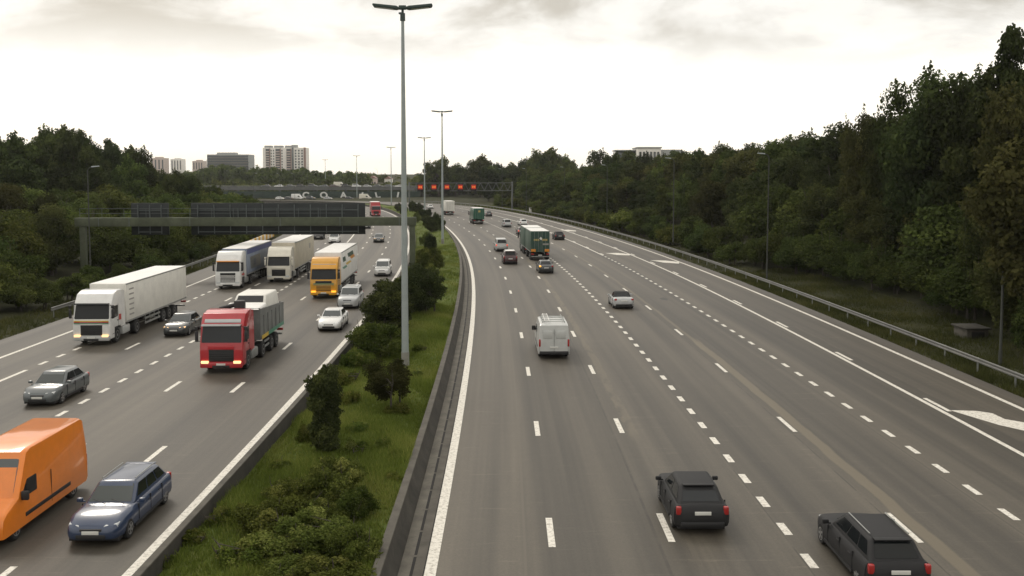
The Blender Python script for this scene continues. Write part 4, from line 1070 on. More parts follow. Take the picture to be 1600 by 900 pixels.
def build_car(root, kind, lights_on=False, brake=False):
    s = SPEC[kind]; Lh = s['L'] / 2; W2 = s['W'] / 2; bl = s['belt']; hd = s['hood']; dk = s['deck']; A_, D_ = s['A'], s['D']
    st = [(-Lh, .46, .60, .66), (-Lh + .03, .36, dk - .22, .80), (-Lh + .10, .28, dk - .07, .90), (-Lh + .22, .22, dk, .97), (D_ + .1, .20, max(dk, bl), .99), (-.9, .19, bl, 1.), (.2, .19, bl - .01, 1.),
          (A_ - .15, .19, bl - .02, .995), (A_ + .12, .19, bl - .045, .985), ((A_ + Lh) / 2 + .05, .20, (bl + hd) / 2 + .02, .965), (Lh - .38, .21, hd, .91), (Lh - .16, .22, hd - .07, .84), (Lh - .05, .25, hd - .16, .74), (Lh, .36, hd - .26, .60)]
    rings = []
    for x, zb, zt, wf in st:
        w_ = W2 * wf; hh = zt - zb
        half = [(0, zb), (w_ * .80, zb), (w_ * .94, zb + .05 * hh), (w_ * .99, zb + .22 * hh), (w_, zb + .45 * hh), (w_ * .992, zb + .68 * hh), (w_ * .965, zb + .86 * hh), (w_ * .90, zb + .965 * hh), (w_ * .78, zt), (w_ * .4, zt + .018), (0, zt + .025)]
        ring = [(x, y, z) for y, z in half] + [(x, -y, z) for y, z in half[-2:0:-1]]
        rings.append(ring)
    b = MB().loft(rings); body = b.build('body', 'white', root, 38)
    wb = s['L'] * .30; r = .31 if s['H'] < 1.6 else .34; xf = Lh - .86; xr = -Lh + .80
    ac = r + .055
    cut_arches(body, [(x, r + .01, ac, sg * (W2 - .26), sg * (W2 + .2)) for x in (xf, xr) for sg in (1, -1)])
    # greenhouse
    zB = s['H'] - .03; zC = s['H'] - .05 if kind != 'sedan' else s['H'] - .06; wbt = W2 * .955; wt = W2 * .70; zl = bl - .10
    if kind in ('minivan', 'mpv', 'suv'): wt = W2 * .80
    FBm, FBp = (A_, -wbt * .93, zl), (A_, wbt * .93, zl); FTm, FTp = (s['B'], -wt * .97, zB), (s['B'], wt * .97, zB)
    RTm, RTp = (s['C'], -wt * .95, zC), (s['C'], wt * .95, zC); RBm, RBp = (D_, -wbt * .92, zl), (D_, wbt * .92, zl)
    cen = ((A_ + D_) / 2, 0, bl + .2)
    cab = MB().hexa([RBm, FBm, FBp, RBp, RTm, FTm, FTp, RTp], .115, 5)
    # crown the roof a little
    cab.v = [(x, y, z + (.035 * (1 - (y / wt) ** 2) if z > zB - .1 else 0)) for x, y, z in cab.v]
    me2 = cab.build('tmp', 'white', None, 38)
    if kind == 'cabrio': me2.name = 'fabric_roof'; me2.data.materials.clear(); me2.data.materials.append(M['fabric']); me2.parent = root
    else:
        bm = bmesh.new(); bm.from_mesh(body.data); bm.from_mesh(me2.data); bm.to_mesh(body.data); bm.free(); bpy.data.objects.remove(me2)
    vb = .24
    pane([FBm, FBp, FTp, FTm], .055, .945, .20, .90, cen, .008, .06).build('windscreen', 'glass_light', root, 30)
    pane([RBp, RBm, RTm, RTp], .09, .91, .30, .88, cen, .008, .06).build('rear_window', 'glass', root, 30)
    for q in ([RBp, FBp, FTp, RTp], [RBm, FBm, FTm, RTm]):
        for u0, u1 in (((.10, .47), (.50, .90)) if kind not in ('minivan', 'estate', 'mpv') else ((.07, .30), (.325, .60), (.625, .92))):
            if kind == 'cabrio' and u0 == .10: u0 = .22
            pane(q, u0, u1, .30, .86, cen, .008, .06).build('side_window', 'glass', root, 30)
    for x in (xf, xr):
        for sg in (1, -1): wheel(root, x, sg * (W2 - .125), r, .21)
    # lamps, grille, plates, mirrors, handles
    for sg in (1, -1):
        b = MB().hexa([(Lh - .42, sg * W2 * .60, hd - .17), (Lh - .055, sg * W2 * .38, hd - .20), (Lh - .20, sg * W2 * .84, hd - .17), (Lh - .52, sg * W2 * .90, hd - .14),
                       (Lh - .42, sg * W2 * .60, hd - .01), (Lh - .10, sg * W2 * .42, hd - .08), (Lh - .22, sg * W2 * .815, hd - .06), (Lh - .56, sg * W2 * .875, hd + .0)], .015, 2)
        b.build('headlight', 'headlamp' if lights_on else 'headlens', root)
        zt_ = dk - .10
        tall = kind in ('mpv', 'minivan', 'suv', 'hatch', 'estate')
        b = MB().box((-Lh + .115, sg * W2 * (.80 if not tall else .84), zt_ - (.05 if tall else .02)), (.15, .22 if not tall else .17, .27 if tall else .17), bevel=.04)
        b.build('tail_light', 'brakelamp' if brake else 'tail', root)
        b = MB().box((A_ - .26, sg * (W2 + .085), bl + .05), (.11, .20, .14), bevel=.035); b.box((A_ - .26, sg * (W2 - .02), bl + .0), (.05, .12, .04)); b.build('wing_mirror', 'trim' if kind in ('hatch', 'minivan') else 'white', root)
        for x in (-.05, -1.0): MB().box((x, sg * W2 * 1.0, bl - .19), (.2, .02, .03), bevel=.008).build('door_handle', 'trim', root)
    for sg in (1, -1):
        b = MB()
        for x in (A_ - .22, -.18, -1.22): b.box((x, sg * W2 * .985, (bl + .30) / 2), (.014, .045, bl - .42))
        b.box(((xf + xr) / 2, sg * W2 * .975, .27), (xf - xr - 2 * ac, .06, .09)); b.build('door_seam', 'trim', root, 0)
    b = MB()
    for sg in (1, -1): b.cyl((A_ + .04, sg * .30 + .25, bl + .02), (A_ - .12, sg * .30 - .22, bl + .13), .012, n=6)
    b.build('wiper', 'trim', root)
    MB().box((Lh - .055, 0, hd - .22), (.10, W2 * .74, .12), bevel=.02).build('grille', 'trim', root)
    MB().box((Lh - .035, 0, .34), (.10, W2 * 1.0, .14), bevel=.03).build('air_intake', 'trim', root)
    MB().box((Lh + .012, 0, .47), (.02, .52, .11), bevel=.004).build('number_plate', 'plate', root)
    MB().box((-Lh - .01, 0, .72 if kind != 'sedan' else .66), (.03, .52, .11), bevel=.004).build('number_plate', 'plate', root)
    MB().box((-Lh + .05, 0, .36), (.13, W2 * 1.55, .16), bevel=.04).build('rear_bumper', 'trim', root)
    MB().box((0, 0, .19), (s['L'] - .5, W2 * 1.7, .14), bevel=.02).build('underbody', 'trim', root)
    if kind in ('estate', 'mpv', 'suv'):
        for sg in (1, -1): MB().cyl((s['C'] + .15, sg * wt * .84, s['H'] + .03), (s['B'] - .1, sg * wt * .84, s['H'] + .03), .018, n=8).build('roof_rail', 'metal' if kind != 'suv' else 'trim', root)
    if kind in ('mpv', 'hatch', 'estate', 'suv'):
        MB().box((s['C'] - .05, 0, s['H'] - .045), (.22, wt * 1.6, .03), bevel=.01).build('spoiler', 'white', root)
PROTO = {}
PAINTED = ('body', 'spoiler', 'wing_mirror', 'cab', 'bonnet', 'box')
def car(kind, s, d, colr, label, toward=False, on=False, brake=False, xy=None, group=None, name=None):
    key = (kind, on, brake)
    h = (heading(s) + (math.pi if toward else 0)) if xy is None else xy[3]
    Lc = SPEC[kind]['L'] / 2
    ps = s + (Lc if True else 0)
    p = road(ps, d, .006) if xy is None else xy[:3]
    if key not in PROTO:
        r = thing(name or 'car', label, 'car', p, h, group); build_car(r, kind, on, brake); PROTO[key] = r
    else:
        r = copy_tree(PROTO[key]); r.location = p; r.rotation_euler = (0, 0, h); r['label'] = label
        if group: r['group'] = group
        elif 'group' in r: del r['group']
    recolor(r, colr, PAINTED)
    return r
# oncoming: (s is the nearest point of the car, its front); outgoing: s is its rear
car('estate', 28.6, -14.25, 'blue', 'dark blue estate car nearest the camera on the left roadway, beside the orange van', True)
car('hatch', 46.6, -24.6, 'grey', 'dark grey-green car alone on the left roadway, nearest the left edge of the picture', True)
car('hatch', 67.2, -24.7, 'charcoal', 'dark grey car with headlights on, between the white lorry and the red lorry', True, True)
car('sedan', 69.2, -14.1, 'white', 'white car nearest the median barrier, in front of the silver car', True)
car('suv', 81.0, -14.4, 'silver', 'silver car just behind the white car near the median barrier', True)
car('mpv', 107.4, -13.9, 'white', 'white people carrier alone beside the bushes, beyond the silver car', True)
car('hatch', 162.2, -17.5, 'charcoal', 'small dark car with both headlights lit, seen under the gantry beam', True, True)
car('mpv', 161.0, -24.9, 'white', 'white people carrier just below the large dark sign, behind the yellow lorry', True)
car('sedan', 171.0, -28.4, 'black', 'black car half hidden under the bottom edge of the large sign', True)
car('hatch', 205, -20.9, 'charcoal', 'dark car with lights showing at the right end of the large sign', True, True)
car('hatch', 29.5, 4.85, 'black', 'black car nearest the camera in the middle of the right roadway')
car('estate', 25.0, 9.3, 'black', 'black estate car cut by the bottom edge of the picture at lower right')
car('cabrio', 80.2, 9.3, 'silver', 'silver convertible with a black soft top, alone in the middle lane')
c_ = car('sedan', 109.6, 5.0, 'charcoal', 'dark saloon with one orange indicator lit, right behind the green lorry')
tl = [q for q in COL.objects if q.parent == c_ and q.name.startswith('tail_light')]
tl[0].material_slots[0].link = 'OBJECT'
for q in tl:
    if q.matrix_basis and (sum(v.co.y for v in q.data.vertices) > 0): q.material_slots[0].link = 'OBJECT'; q.material_slots[0].material = M['amber']; q['label'] = 'lit orange indicator lamp'
c_ = car('suv', 121.0, 1.5, 'maroon', 'dark red car with a sky reflection painted pale on its roof, directly behind the silver minivan')
MB().box((-.78, 0, 1.70), (1.9, 1.3, .05), bevel=.02).build('roof_panel', 'roofwhite', c_)  # added pale slab: sky reflection on the dark roof, put into its colour
car('minivan', 141.5, 1.75, 'pale_grey', 'pale silver minivan with red lamps, left of the green lorry', False, False, True)
car('hatch', 165.2, 14.1, 'black', 'black hatchback just right of the green lorry')
car('estate', 212, 14.2, 'white', 'white car half hidden behind the front of the green lorry')
car('hatch', 180, 9.3, 'maroon', 'dark red car peeping out left of the green lorry', False, False, True)
car('mpv', 206.5, 9.7, 'silver', 'silver people carrier ahead of the green lorry, alone in its lane')
car('hatch', 260, 13.0, 'charcoal', 'small dark car beside the small bright green lorry')
car('sedan', 321, 5.4, 'white', 'white car at the bend just right of the third lamp post')
car('mpv', 330, 2.6, 'pale_grey', 'grey car at the bend left of the white one, behind the bushes')
# the queue on the viaduct
qx = [416, 436, 455, 471, 489, 506, 523, 541.5, 557.5, 574.5, 591.5, 609, 624]
qc = ['charcoal', 'white', 'charcoal', 'black', 'charcoal', 'grey', 'maroon', 'black', 'white', 'silver', 'charcoal', 'grey', 'white']
ql = ['dark car at the left end of the queue on the viaduct', 'white car near the left end of the queue on the viaduct', 'dark grey car behind the white one near the left end of the viaduct queue', 'black car on the viaduct above the first graffiti letter',
      'dark car on the viaduct right of the black one', 'grey car on the viaduct above the second graffiti letter', 'dark reddish car in the middle of the viaduct queue', 'black car on the viaduct above the letter A',
      'white car just right of the middle of the viaduct queue', 'silver car on the viaduct above the white van', 'dark grey car on the viaduct above the letter L', 'grey car second from the right end of the viaduct queue', 'white car at the right end of the viaduct queue by the nearest pole']
kinds = ['hatch', 'hatch', 'estate', 'suv', 'mpv', 'hatch', 'estate', 'suv', 'mpv', 'hatch', 'sedan', 'estate', 'hatch']
for px, cc, ll, kd in zip(qx, qc, ql, kinds):
    car(kd, 0, 0, cc, ll, xy=((px - 800) / F * 453.5, 453.5, 5.41, 0 if px % 2 else math.pi), group='cars queueing on the viaduct')
# traffic on the low road beneath
for px, cc, kd, ll in ((438, 'white', 'hatch', 'white car on the low road left of the graffiti letters'), (452, 'charcoal', 'hatch', 'dark car on the low road left of the white box van'), (486, 'charcoal', 'suv', 'dark car on the low road between the first two letters'), (513, 'silver', 'hatch', 'silver car on the low road under the letter O'), (546, 'charcoal', 'hatch', 'dark car on the low road right of the letter A')):
    car(kd, 0, 0, cc, ll, True, True, xy=((px - 800) / F * 438, 438, .03, -.25), group='traffic on the low road under the viaduct')

# ---- panel vans
def build_van(root, Lv, W, Hv, body='white', rack=False, rearglass=True):
    h2 = Lv / 2; W2 = W / 2
    prof = [(-h2, .42), (-h2 + .0, .95), (-h2 + .03, Hv * .62), (-h2 + .12, Hv - .10), (-h2 + .28, Hv), (h2 - 2.0, Hv), (h2 - 1.72, Hv - .08), (h2 - 1.0, 1.30), (h2 - .28, 1.06), (h2 - .06, .86), (h2, .55), (h2 - .05, .30), (-h2 + .1, .30)]
    # loft across y with tumblehome so the sides lean in towards the roof
    rings = []
    for f in (-1, -.985, -.93, -.8, -.4, 0, .4, .8, .93, .985, 1):
        k = abs(f); ring = []
        for x, z in prof:
            t = max(0, (z - 1.0) / (Hv - 1.0)); y = f * W2 * (1 - .10 * t * t)
            inset = .0 if k < .9 else (.03 if k < .96 else (.07 if k < .99 else .16))
            zz = z - inset * .55 if z > 1.0 else z; xx = x - inset if x > 0 else x + inset * .6
            ring.append((xx, y, zz))
        rings.append(ring)
    b = MB().loft(rings); o = b.build('body', body, root, 40)
    r = .34; xf = h2 - .92; xr = -h2 + 1.15
    cut_arches(o, [(x, r + .01, r + .07, sg * (W2 - .3), sg * (W2 + .2)) for x in (xf, xr) for sg in (1, -1)])
    for x in (xf, xr):
        for sg in (1, -1): wheel(root, x, sg * (W2 - .14), r, .22)
    cen = (0, 0, 1.)
    wq = [(h2 - 1.03, -W2 * .93, 1.32), (h2 - 1.03, W2 * .93, 1.32), (h2 - 1.72, W2 * .86, Hv - .10), (h2 - 1.72, -W2 * .86, Hv - .10)]
    pane(wq, .06, .94, .06, .86, cen, .012, .08).build('windscreen', 'glass_light', root, 30)
    for sg in (1, -1):
        t = lambda z: W2 * (1 - .10 * max(0, (z - 1.) / (Hv - 1.)) ** 2)
        z0, z1 = 1.18, min(Hv - .30, 1.75)
        q = [(h2 - 2.25, sg * t(z0), z0), (h2 - 1.12, sg * t(z0), z0), (h2 - 1.12 - (z1 - z0) * .95, sg * t(z1), z1), (h2 - 2.25, sg * t(z1), z1)]
        pane(q, .04, .97, .05, .95, cen, .008, .05).build('side_window', 'glass', root, 30)
        b = MB(); zz = 1.28; b.box((-h2 + .015, sg * W2 * .42, Hv * .70), (.05, W2 * .62, Hv * .22), bevel=.02); b.build('rear_window', 'glass', root) if rearglass else b.build('rear_door_panel', body, root)
        MB().box((-h2 + .03, sg * W2 * .915, 1.02), (.10, .12, .46), bevel=.03).build('tail_light', 'tail', root)
        MB().hexa([(h2 - .34, sg * W2 * .55, .78), (h2 - .02, sg * W2 * .48, .74), (h2 - .16, sg * W2 * .90, .76), (h2 - .46, sg * W2 * .97, .80), (h2 - .34, sg * W2 * .55, .98), (h2 - .14, sg * W2 * .5, .90), (h2 - .24, sg * W2 * .88, .93), (h2 - .50, sg * W2 * .95, 1.0)], .015, 2).build('headlight', 'headlens', root)
        b = MB(); b.box((h2 - 1.22, sg * (W2 + .12), 1.32), (.12, .24, .30), bevel=.04); b.build('wing_mirror', 'trim', root)
        b = MB(); b.box((0, sg * (W2 + .004), .62), (Lv * .52, .03, .13), bevel=.01); b.build('rubbing_strip', 'trim', root)
        b = MB(); b.box((-.2, sg * (W2 - .006), 1.0), (.02, .02, 1.1)); b.build('door_seam', 'trim', root, 0)
    MB().box((-h2 + .0, 0, .40), (.16, W * .92, .20), bevel=.04).build('rear_bumper', 'trim', root)
    MB().box((-h2 - .008, 0, 1.1), (.02, .015, Hv * .72)).build('door_seam', 'trim', root, 0)
    MB().box((h2 - .03, 0, .46), (.14, W * .86, .24), bevel=.05).build('front_bumper', 'trim', root)
    MB().box((h2 - .03, 0, .80), (.08, W * .46, .14), bevel=.02).build('grille', 'trim', root)
    MB().box((-h2 - .02, 0, .74), (.03, .52, .11), bevel=.004).build('number_plate', 'plate', root); MB().box((h2 + .02, 0, .46), (.03, .52, .11), bevel=.004).build('number_plate', 'plate', root)
    MB().box((0, 0, .30), (Lv - .8, W * .8, .14), bevel=.02).build('underbody', 'trim', root)
    if rack:
        b = MB()
        for y in (-.62, .62): b.cyl((-h2 + .5, y, Hv + .12), (h2 - 2.1, y, Hv + .12), .022, n=8)
        for x in np.arange(-h2 + .6, h2 - 2.1, .75): b.cyl((x, -.7, Hv + .10), (x, .7, Hv + .10), .02, n=8); b.cyl((x, -.7, Hv - .06), (x, -.7, Hv + .1), .02, n=6); b.cyl((x, .7, Hv - .06), (x, .7, Hv + .1), .02, n=6)
        b.build('roof_rack', 'metal', root)
        b = MB()
        for y in (.28, .56): b.cyl((-h2 + .35, y, Hv + .16), (h2 - 1.9, y, Hv + .16), .02, n=6)
        for x in np.arange(-h2 + .4, h2 - 1.95, .3): b.cyl((x, .28, Hv + .16), (x, .56, Hv + .16), .014, n=6)
        b.build('ladder', 'roofwhite', root)
r = thing('delivery_van', 'white panel van with a ladder on its roof rack, driving away on the right roadway', 'van', road(58.6 + 2.6, 1.75), heading(61)); build_van(r, 5.4, 1.96, 2.2, 'silver_van', True, rearglass=False)
r = thing('delivery_van', 'bright orange high-roofed panel van cut by the left edge of the picture', 'van', road(28.4 + 3.0, -17.85), heading(31) + math.pi); build_van(r, 6.0, 2.0, 2.65, 'orange')
V0 = thing('delivery_van', 'white box van on the low road beside the first graffiti letter', 'van', ((465 - 800) / F * 440, 440, .03), -.2); build_van(V0, 5.6, 2., 2.6, 'white')
V1 = copy_tree(V0); V1.location = ((571 - 800) / F * 439, 439, .03); V1['label'] = 'white van with a reddish panel on the low road between two letters'; recolor(V1, 'offwhite')
V2 = copy_tree(V0); V2.location = ((531 - 800) / F * 457, 457, 5.41); V2.rotation_euler = (0, 0, 0); V2['label'] = 'beige van standing behind the middle cars of the viaduct queue'; recolor(V2, 'offwhite')

# ---- lorries (front at x = 0, tail towards -x)
def build_tractor(root, col, hi=True, style=0, axles=2, lights=True, ht=3.75):
    """cab-over tractor: cab with windscreen, visor, grille, lamps, mirrors, steps, chassis and wheels"""
    ht = ht if hi else 3.0
    prof = [(-.10, .42), (0., .80), (-.02, 1.35), (-.08, 1.75), (-.34, 2.78), (-.52, 3.02)] + ([(-.80, 3.40), (-1.15, ht - .08), (-1.5, ht), (-2.22, ht)] if hi else [(-1.0, 3.02), (-2.1, 3.02)]) + [(-2.25, .95), (-1.95, .95), (-1.90, 1.12), (-.86, 1.12), (-.82, .42)]
    b = MB().extrude(prof, -1.24, 1.24, .055, 3); cab = b.build('cab', col, root, 40)
    cen = (-1.1, 0, 2.)
    pane([(-.095, -1.16, 1.80), (-.095, 1.16, 1.80), (-.345, 1.10, 2.80), (-.345, -1.10, 2.80)], 0, 1, -.02, .97, cen, .012, .10).build('windscreen', 'glass', cab, 30)
    b = MB().hexa([(-.36, -1.12, 2.80), (-.02, -1.12, 2.76), (-.02, 1.12, 2.76), (-.36, 1.12, 2.80), (-.36, -1.12, 2.84), (-.06, -1.12, 2.86), (-.06, 1.12, 2.86), (-.36, 1.12, 2.84)]); b.build('sun_visor', {0: 'glass', 1: 'reflect_orange', 2: 'silver', 3: 'offwhite', 4: 'yellow'}[style], cab, 0)
    MB().box((.0, 0, 1.52), (.06, 1.5, .26), bevel=.02).build('nameband', {0: 'white', 1: 'trim', 2: col, 3: col, 4: 'trim'}[style], cab)
    g = MB()
    for z in np.linspace(.78, 1.3, 5): g.box((.005, 0, z), (.05, 1.35, .055), bevel=.01)
    g.build('grille_bar', {1: 'white'}.get(style, 'trim'), cab)
    MB().box((-.01, 0, 1.04), (.035, 1.44, .68), bevel=.01).build('grille', col if style == 4 else 'trim', cab)
    b = MB().box((-.03, 0, .50), (.26, 2.42, .34), bevel=.06); b.build('bumper', {0: 'pale_grey', 1: 'white', 2: col, 3: col, 4: col}[style], cab)
    MB().box((.10, 0, .42), (.03, 1.0, .14), bevel=.01).build('air_intake', 'trim', cab); MB().box((.12, 0, .55), (.02, .52, .11)).build('number_plate', 'plate', cab, 0)
    for sg in (1, -1):
        MB().box((.055, sg * .93, .66), (.10, .44, .17), bevel=.03).build('headlight', ('amber' if style == 4 else 'headlamp') if lights else 'headlens', cab)
        q = [(-1.45, sg * 1.24, 1.78), (-.32, sg * 1.24, 1.72), (-.52, sg * 1.24, 2.62), (-1.45, sg * 1.24, 2.62)]
        pane(q, .03, .97, .04, .96, cen, .010, .06).build('side_window', 'glass', cab, 30)
        MB().box((-1.5, sg * 1.243, 1.85), (.02, .012, 1.6)).build('door_seam', 'trim', cab, 0)
        MB().box((-1.36, sg * 1.26, 1.55), (.18, .04, .05), bevel=.01).build('door_handle', 'trim', cab)
        b = MB().box((-.10, sg * 1.42, 2.15), (.10, .18, .62), bevel=.03); b.box((-.10, sg * 1.42, 2.62), (.12, .2, .22), bevel=.03); b.cyl((-.2, sg * 1.2, 2.7), (-.1, sg * 1.42, 2.7), .02, n=6); b.cyl((-.2, sg * 1.2, 1.85), (-.1, sg * 1.42, 1.88), .02, n=6); b.build('wing_mirror', 'trim' if style != 3 else col, cab)
        b = MB();
        for z in (.42, .72): b.box((-.62, sg * 1.16, z), (.42, .16, .05))
        b.build('cab_step', 'trim', cab, 0)
        # wheel arch lining, tank, skirts
        b = MB().box((-1.38, sg * 1.06, 1.02), (1.16, .34, .10), bevel=.03); b.build('mudguard', 'trim', root)
        b = MB().box((-2.95, sg * 1.02, .68), (1.35, .46, .58), bevel=.10); b.build('fuel_tank', {0: 'pale_grey', 2: 'metal'}.get(style, 'metal'), root)
        if hi: MB().hexa([(-2.24, sg * 1.22, 1.0), (-2.24, sg * 1.235, 1.0), (-2.75, sg * 1.235, 1.0), (-2.75, sg * 1.22, 1.0), (-2.24, sg * 1.19, ht - .1), (-2.24, sg * 1.205, ht - .1), (-2.75, sg * 1.205, ht - .15), (-2.75, sg * 1.19, ht - .15)]).build('side_fairing', col, cab, 0)
        wheel(root, -1.38, sg * 1.03, .51, .34, True)
        for x in ([-4.95] if axles == 2 else [-4.4, -5.75]): wheel(root, x, sg * .98, .51, .52, True)
    b = MB(); b.box((-3.2, .42, .86), (5.2, .09, .26)); b.box((-3.2, -.42, .86), (5.2, .09, .26)); b.box((-1.4, 0, .55), (.2, 1.7, .16)); b.box((-4.95, 0, .55), (.24, 1.7, .18)); b.build('chassis', 'chassis', root)
    MB().box((-.45, 0, .6), (.7, 2.0, .5)).build('engine_bay', 'trim', root, 0)
    return cab
def build_trailer(root, x0, x1, mat, roof='roofwhite', z0=1.12, z1=4.0, axx=None, doors='trailer', skirt=True):
    W2 = 1.275; xm = (x0 + x1) / 2; ln = abs(x1 - x0)
    MB().box((xm, 0, (z0 + z1) / 2), (ln, W2 * 2, z1 - z0), bevel=.045).build('trailer_box', mat, root)
    MB().box((xm, 0, z1 + .004), (ln - .12, W2 * 2 - .12, .02)).build('roof_panel', roof, root, 0)
    b = MB()
    for y in (-W2 + .045, W2 - .045): b.box((xm, y * 1.003, z1 - .035), (ln - .05, .10, .09))
    for y in (-W2 + .02, W2 - .02): b.box((xm, y * 1.006, z0 + .06), (ln - .05, .06, .12))
    b.build('edge_rail', 'metal', root, 0)
    d = MB().box((x1 - .012, 0, (z0 + z1) / 2), (.03, W2 * 2 - .16, z1 - z0 - .16)).build('rear_door', doors, root, 0)
    b = MB()
    for y in (-.75, -.25, .25, .75): b.cyl((x1 - .045, y, z0 + .1), (x1 - .045, y, z1 - .1), .02, n=6)
    b.box((x1 - .03, 0, (z0 + z1) / 2), (.012, .015, z1 - z0 - .2)); b.build('lock_bar', 'metal', d)
    b = MB(); b.box((xm, .45, z0 - .14), (ln - .6, .1, .26)); b.box((xm, -.45, z0 - .14), (ln - .6, .1, .26))
    axx = axx if axx is not None else [x1 + 3.0, x1 + 4.3, x1 + 5.6]
    for a in axx: b.box((a, 0, .52), (.16, 1.8, .16)); b.box((a, 0, .8), (.4, 1., .3))
    b.build('chassis', 'chassis', root)
    for a in axx:
        for sg in (1, -1): wheel(root, a, sg * 1.05, .49, .40, True)
    for sg in (1, -1):
        b = MB(); mx_ = max(axx) + .8
        if skirt and x0 - mx_ > 5.5:
            for z in (.52, .86): b.box(((x0 - 3.6 + mx_) / 2, sg * 1.22, z), ((x0 - 3.6) - mx_, .04, .14))
            for x in np.linspace(mx_ + .2, x0 - 3.8, 4): b.box((x, sg * 1.18, .8), (.06, .06, .7))
            b.build('side_guard', 'metal', root)
        b = MB().box((x1 + .05, sg * 1.02, .86), (.12, .42, .16), bevel=.02); b.build('tail_light', 'tail', root)
        b = MB().box((axx[-1 if axx[-1] > axx[0] else 0] - .62 if False else min(axx) - .62, sg * 1.05, .55), (.03, .42, .6)); b.build('mudflap', 'trim', root, 0)
    MB().box((x1 + .12, 0, .52), (.12, 2.35, .13), bevel=.02).build('underrun_bar', 'metal', root)
    MB().box((x1 - .01, 0, .72), (.02, .52, .12)).build('number_plate', 'plate', root, 0)
def lorry(label, s, d, toward, name='articulated_lorry'):
    h = heading(s + 6) + (math.pi if toward else 0)
    return thing(name, label, 'lorry', road(s, d), h)
def panelmark(root, name, x0, x1, z0, z1, side, mat, y=1.2765, slant=0.):
    b = MB().prism([(x0, side * y, z0), (x1, side * y, z0), (x1 + slant, side * y, z1), (x0 + slant, side * y, z1)], (0, side, 0), 0, .004)
    return b.build(name, mat, root, 0)
# white lorry with the stripe band (oncoming): its left flank (+y) is the one facing the camera
r = lorry('white articulated lorry with coloured stripes under its windscreen, leftmost lane', 63.9, -29.1, True); cab = build_tractor(r, 'white', True, 0, ht=3.6)
build_trailer(r, -2.95, -16.2, 'trailer', z1=3.85)
for z, m_ in ((1.66, 's_yellow'), (1.585, 's_red'), (1.51, 's_green')): MB().box((.008, 0, z), (.06, 2.3, .06)).build('stripe', m_, cab, 0)
for k in range(6): panelmark(r, 'side_lettering', -3.45, -4.35, 1.55 + k * .36, 1.66 + k * .36, 1, 'lettergrey')
panelmark(cab, 'cab_emblem', -1.6, -2.0, 1.5, 1.9, 1, 's_red', 1.245)
# blue-grey curtain lorry
r = lorry('white-cabbed lorry with a blue-grey trailer and an orange strip over its windscreen', 96.0, -28.3, True); cab = build_tractor(r, 'white', True, 1, lights=False)
build_trailer(r, -2.95, -15.6, 'bluecurtain', z1=3.85)
panelmark(r, 'blue_band', -2.98, -15.5, 3.25, 3.80, 1, 'deepblue'); panelmark(r, 'curtain_patch', -4.6, -9.5, 1.6, 2.9, 1, 'grey', 1.2768, .3); panelmark(r, 'curtain_emblem', -6.2, -7.2, 1.9, 2.6, 1, 'blue', 1.282, .1)
panelmark(cab, 'red_flash', -.9, -2.0, 1.3, 1.5, 1, 's_red', 1.245, .4)
b = MB()
for z in (1.38, 1.18): b.box((.03, 0, z), (.06, 1.5, .05))
b.build('chrome_bar', 'white', cab, 0)
# cream lorry
r = lorry('cream articulated lorry with a plain cream trailer, between the blue-grey and yellow lorries', 102.0, -24.4, True); build_tractor(r, 'offwhite', True, 3, lights=False); build_trailer(r, -2.95, -16.3, 'cream', z1=4.05)
panelmark(r, 'side_emblem', -12.6, -13.6, 2.7, 3.3, 1, 'lettergrey', 1.277)
# yellow lorry
r = lorry('yellow-orange lorry pulling a white trailer with coloured swooshes on its side', 88.2, -17.55, True); cab = build_tractor(r, 'yellow', True, 4)
build_trailer(r, -2.95, -15.8, 'roofwhite', z1=4.05)
for x0, x1, z0, z1, m_, sl in ((-4.5, -7.2, 2.3, 2.55, 's_green', .8), (-7.0, -10.5, 2.5, 2.75, 's_yellow', 1.0), (-10.4, -13.6, 2.8, 3.15, 'reflect_orange', 1.2), (-8.2, -12.4, 3.15, 3.6, 'side_green', .8), (-4.3, -6.2, 3.0, 3.5, 'side_green', .5)):
    panelmark(r, 'side_swoosh', x0, x1, z0, z1, 1, m_, 1.277, sl)
for z in (1.42, 1.3): MB().box((.012, 0, z), (.06, 1.9, .05)).build('green_stripe', 's_green', cab, 0)
b = MB().box((-.75, 0, 3.12), (.3, 2.2, .12), bevel=.03); b.build('roof_light_bar', 'pale_grey', cab)
# red lorry with tipper body
r = lorry('red-cabbed lorry with a crane and a grey tipping body under white covers', 54.6, -17.8, True, 'tipper_lorry'); cab = build_tractor(r, 'red', True, 2, ht=3.5)
MB().box((-.50, 0, 2.98), (.12, 2.1, .24), ry=-.6, bevel=.03).build('visor_board', 'silver', cab)
bx = MB(); W2 = 1.25; xb = -4.3
for sg in (1, -1):
    y0, y1 = sorted((sg * W2, sg * (W2 - .06)))
    bx.hexa([(xb, y0, 1.2), (-10.8, y0, 1.2), (-10.8, y1, 1.2), (xb, y1, 1.2), (xb, y0, 3.15), (-10.8, y0, 2.75), (-10.8, y1, 2.75), (xb, y1, 3.15)])
bx.box((-7.55, 0, 1.23), (6.5, 2.4, .08)); bx.box((-10.83, 0, 1.95), (.07, 2.5, 1.6)); bx.box((xb, 0, 2.2), (.08, 2.5, 2.0))
for x in np.arange(-5.1, -10.6, -1.1):
    for sg in (1, -1): bx.box((x, sg * 1.272, 1.95), (.1, .05, 1.45))
bx.build('tipper_body', 'tipper_grey', r, 30)
MB().hexa([(-4.1, -1.2, 3.12), (-6.2, -1.22, 3.1), (-6.2, 1.22, 3.1), (-4.1, 1.2, 3.12), (-4.3, -1.1, 3.2), (-6.2, -1.15, 3.3), (-6.2, 1.15, 3.3), (-4.3, 1.1, 3.2)], .04, 2).build('headboard_canopy', 'roofwhite', r)
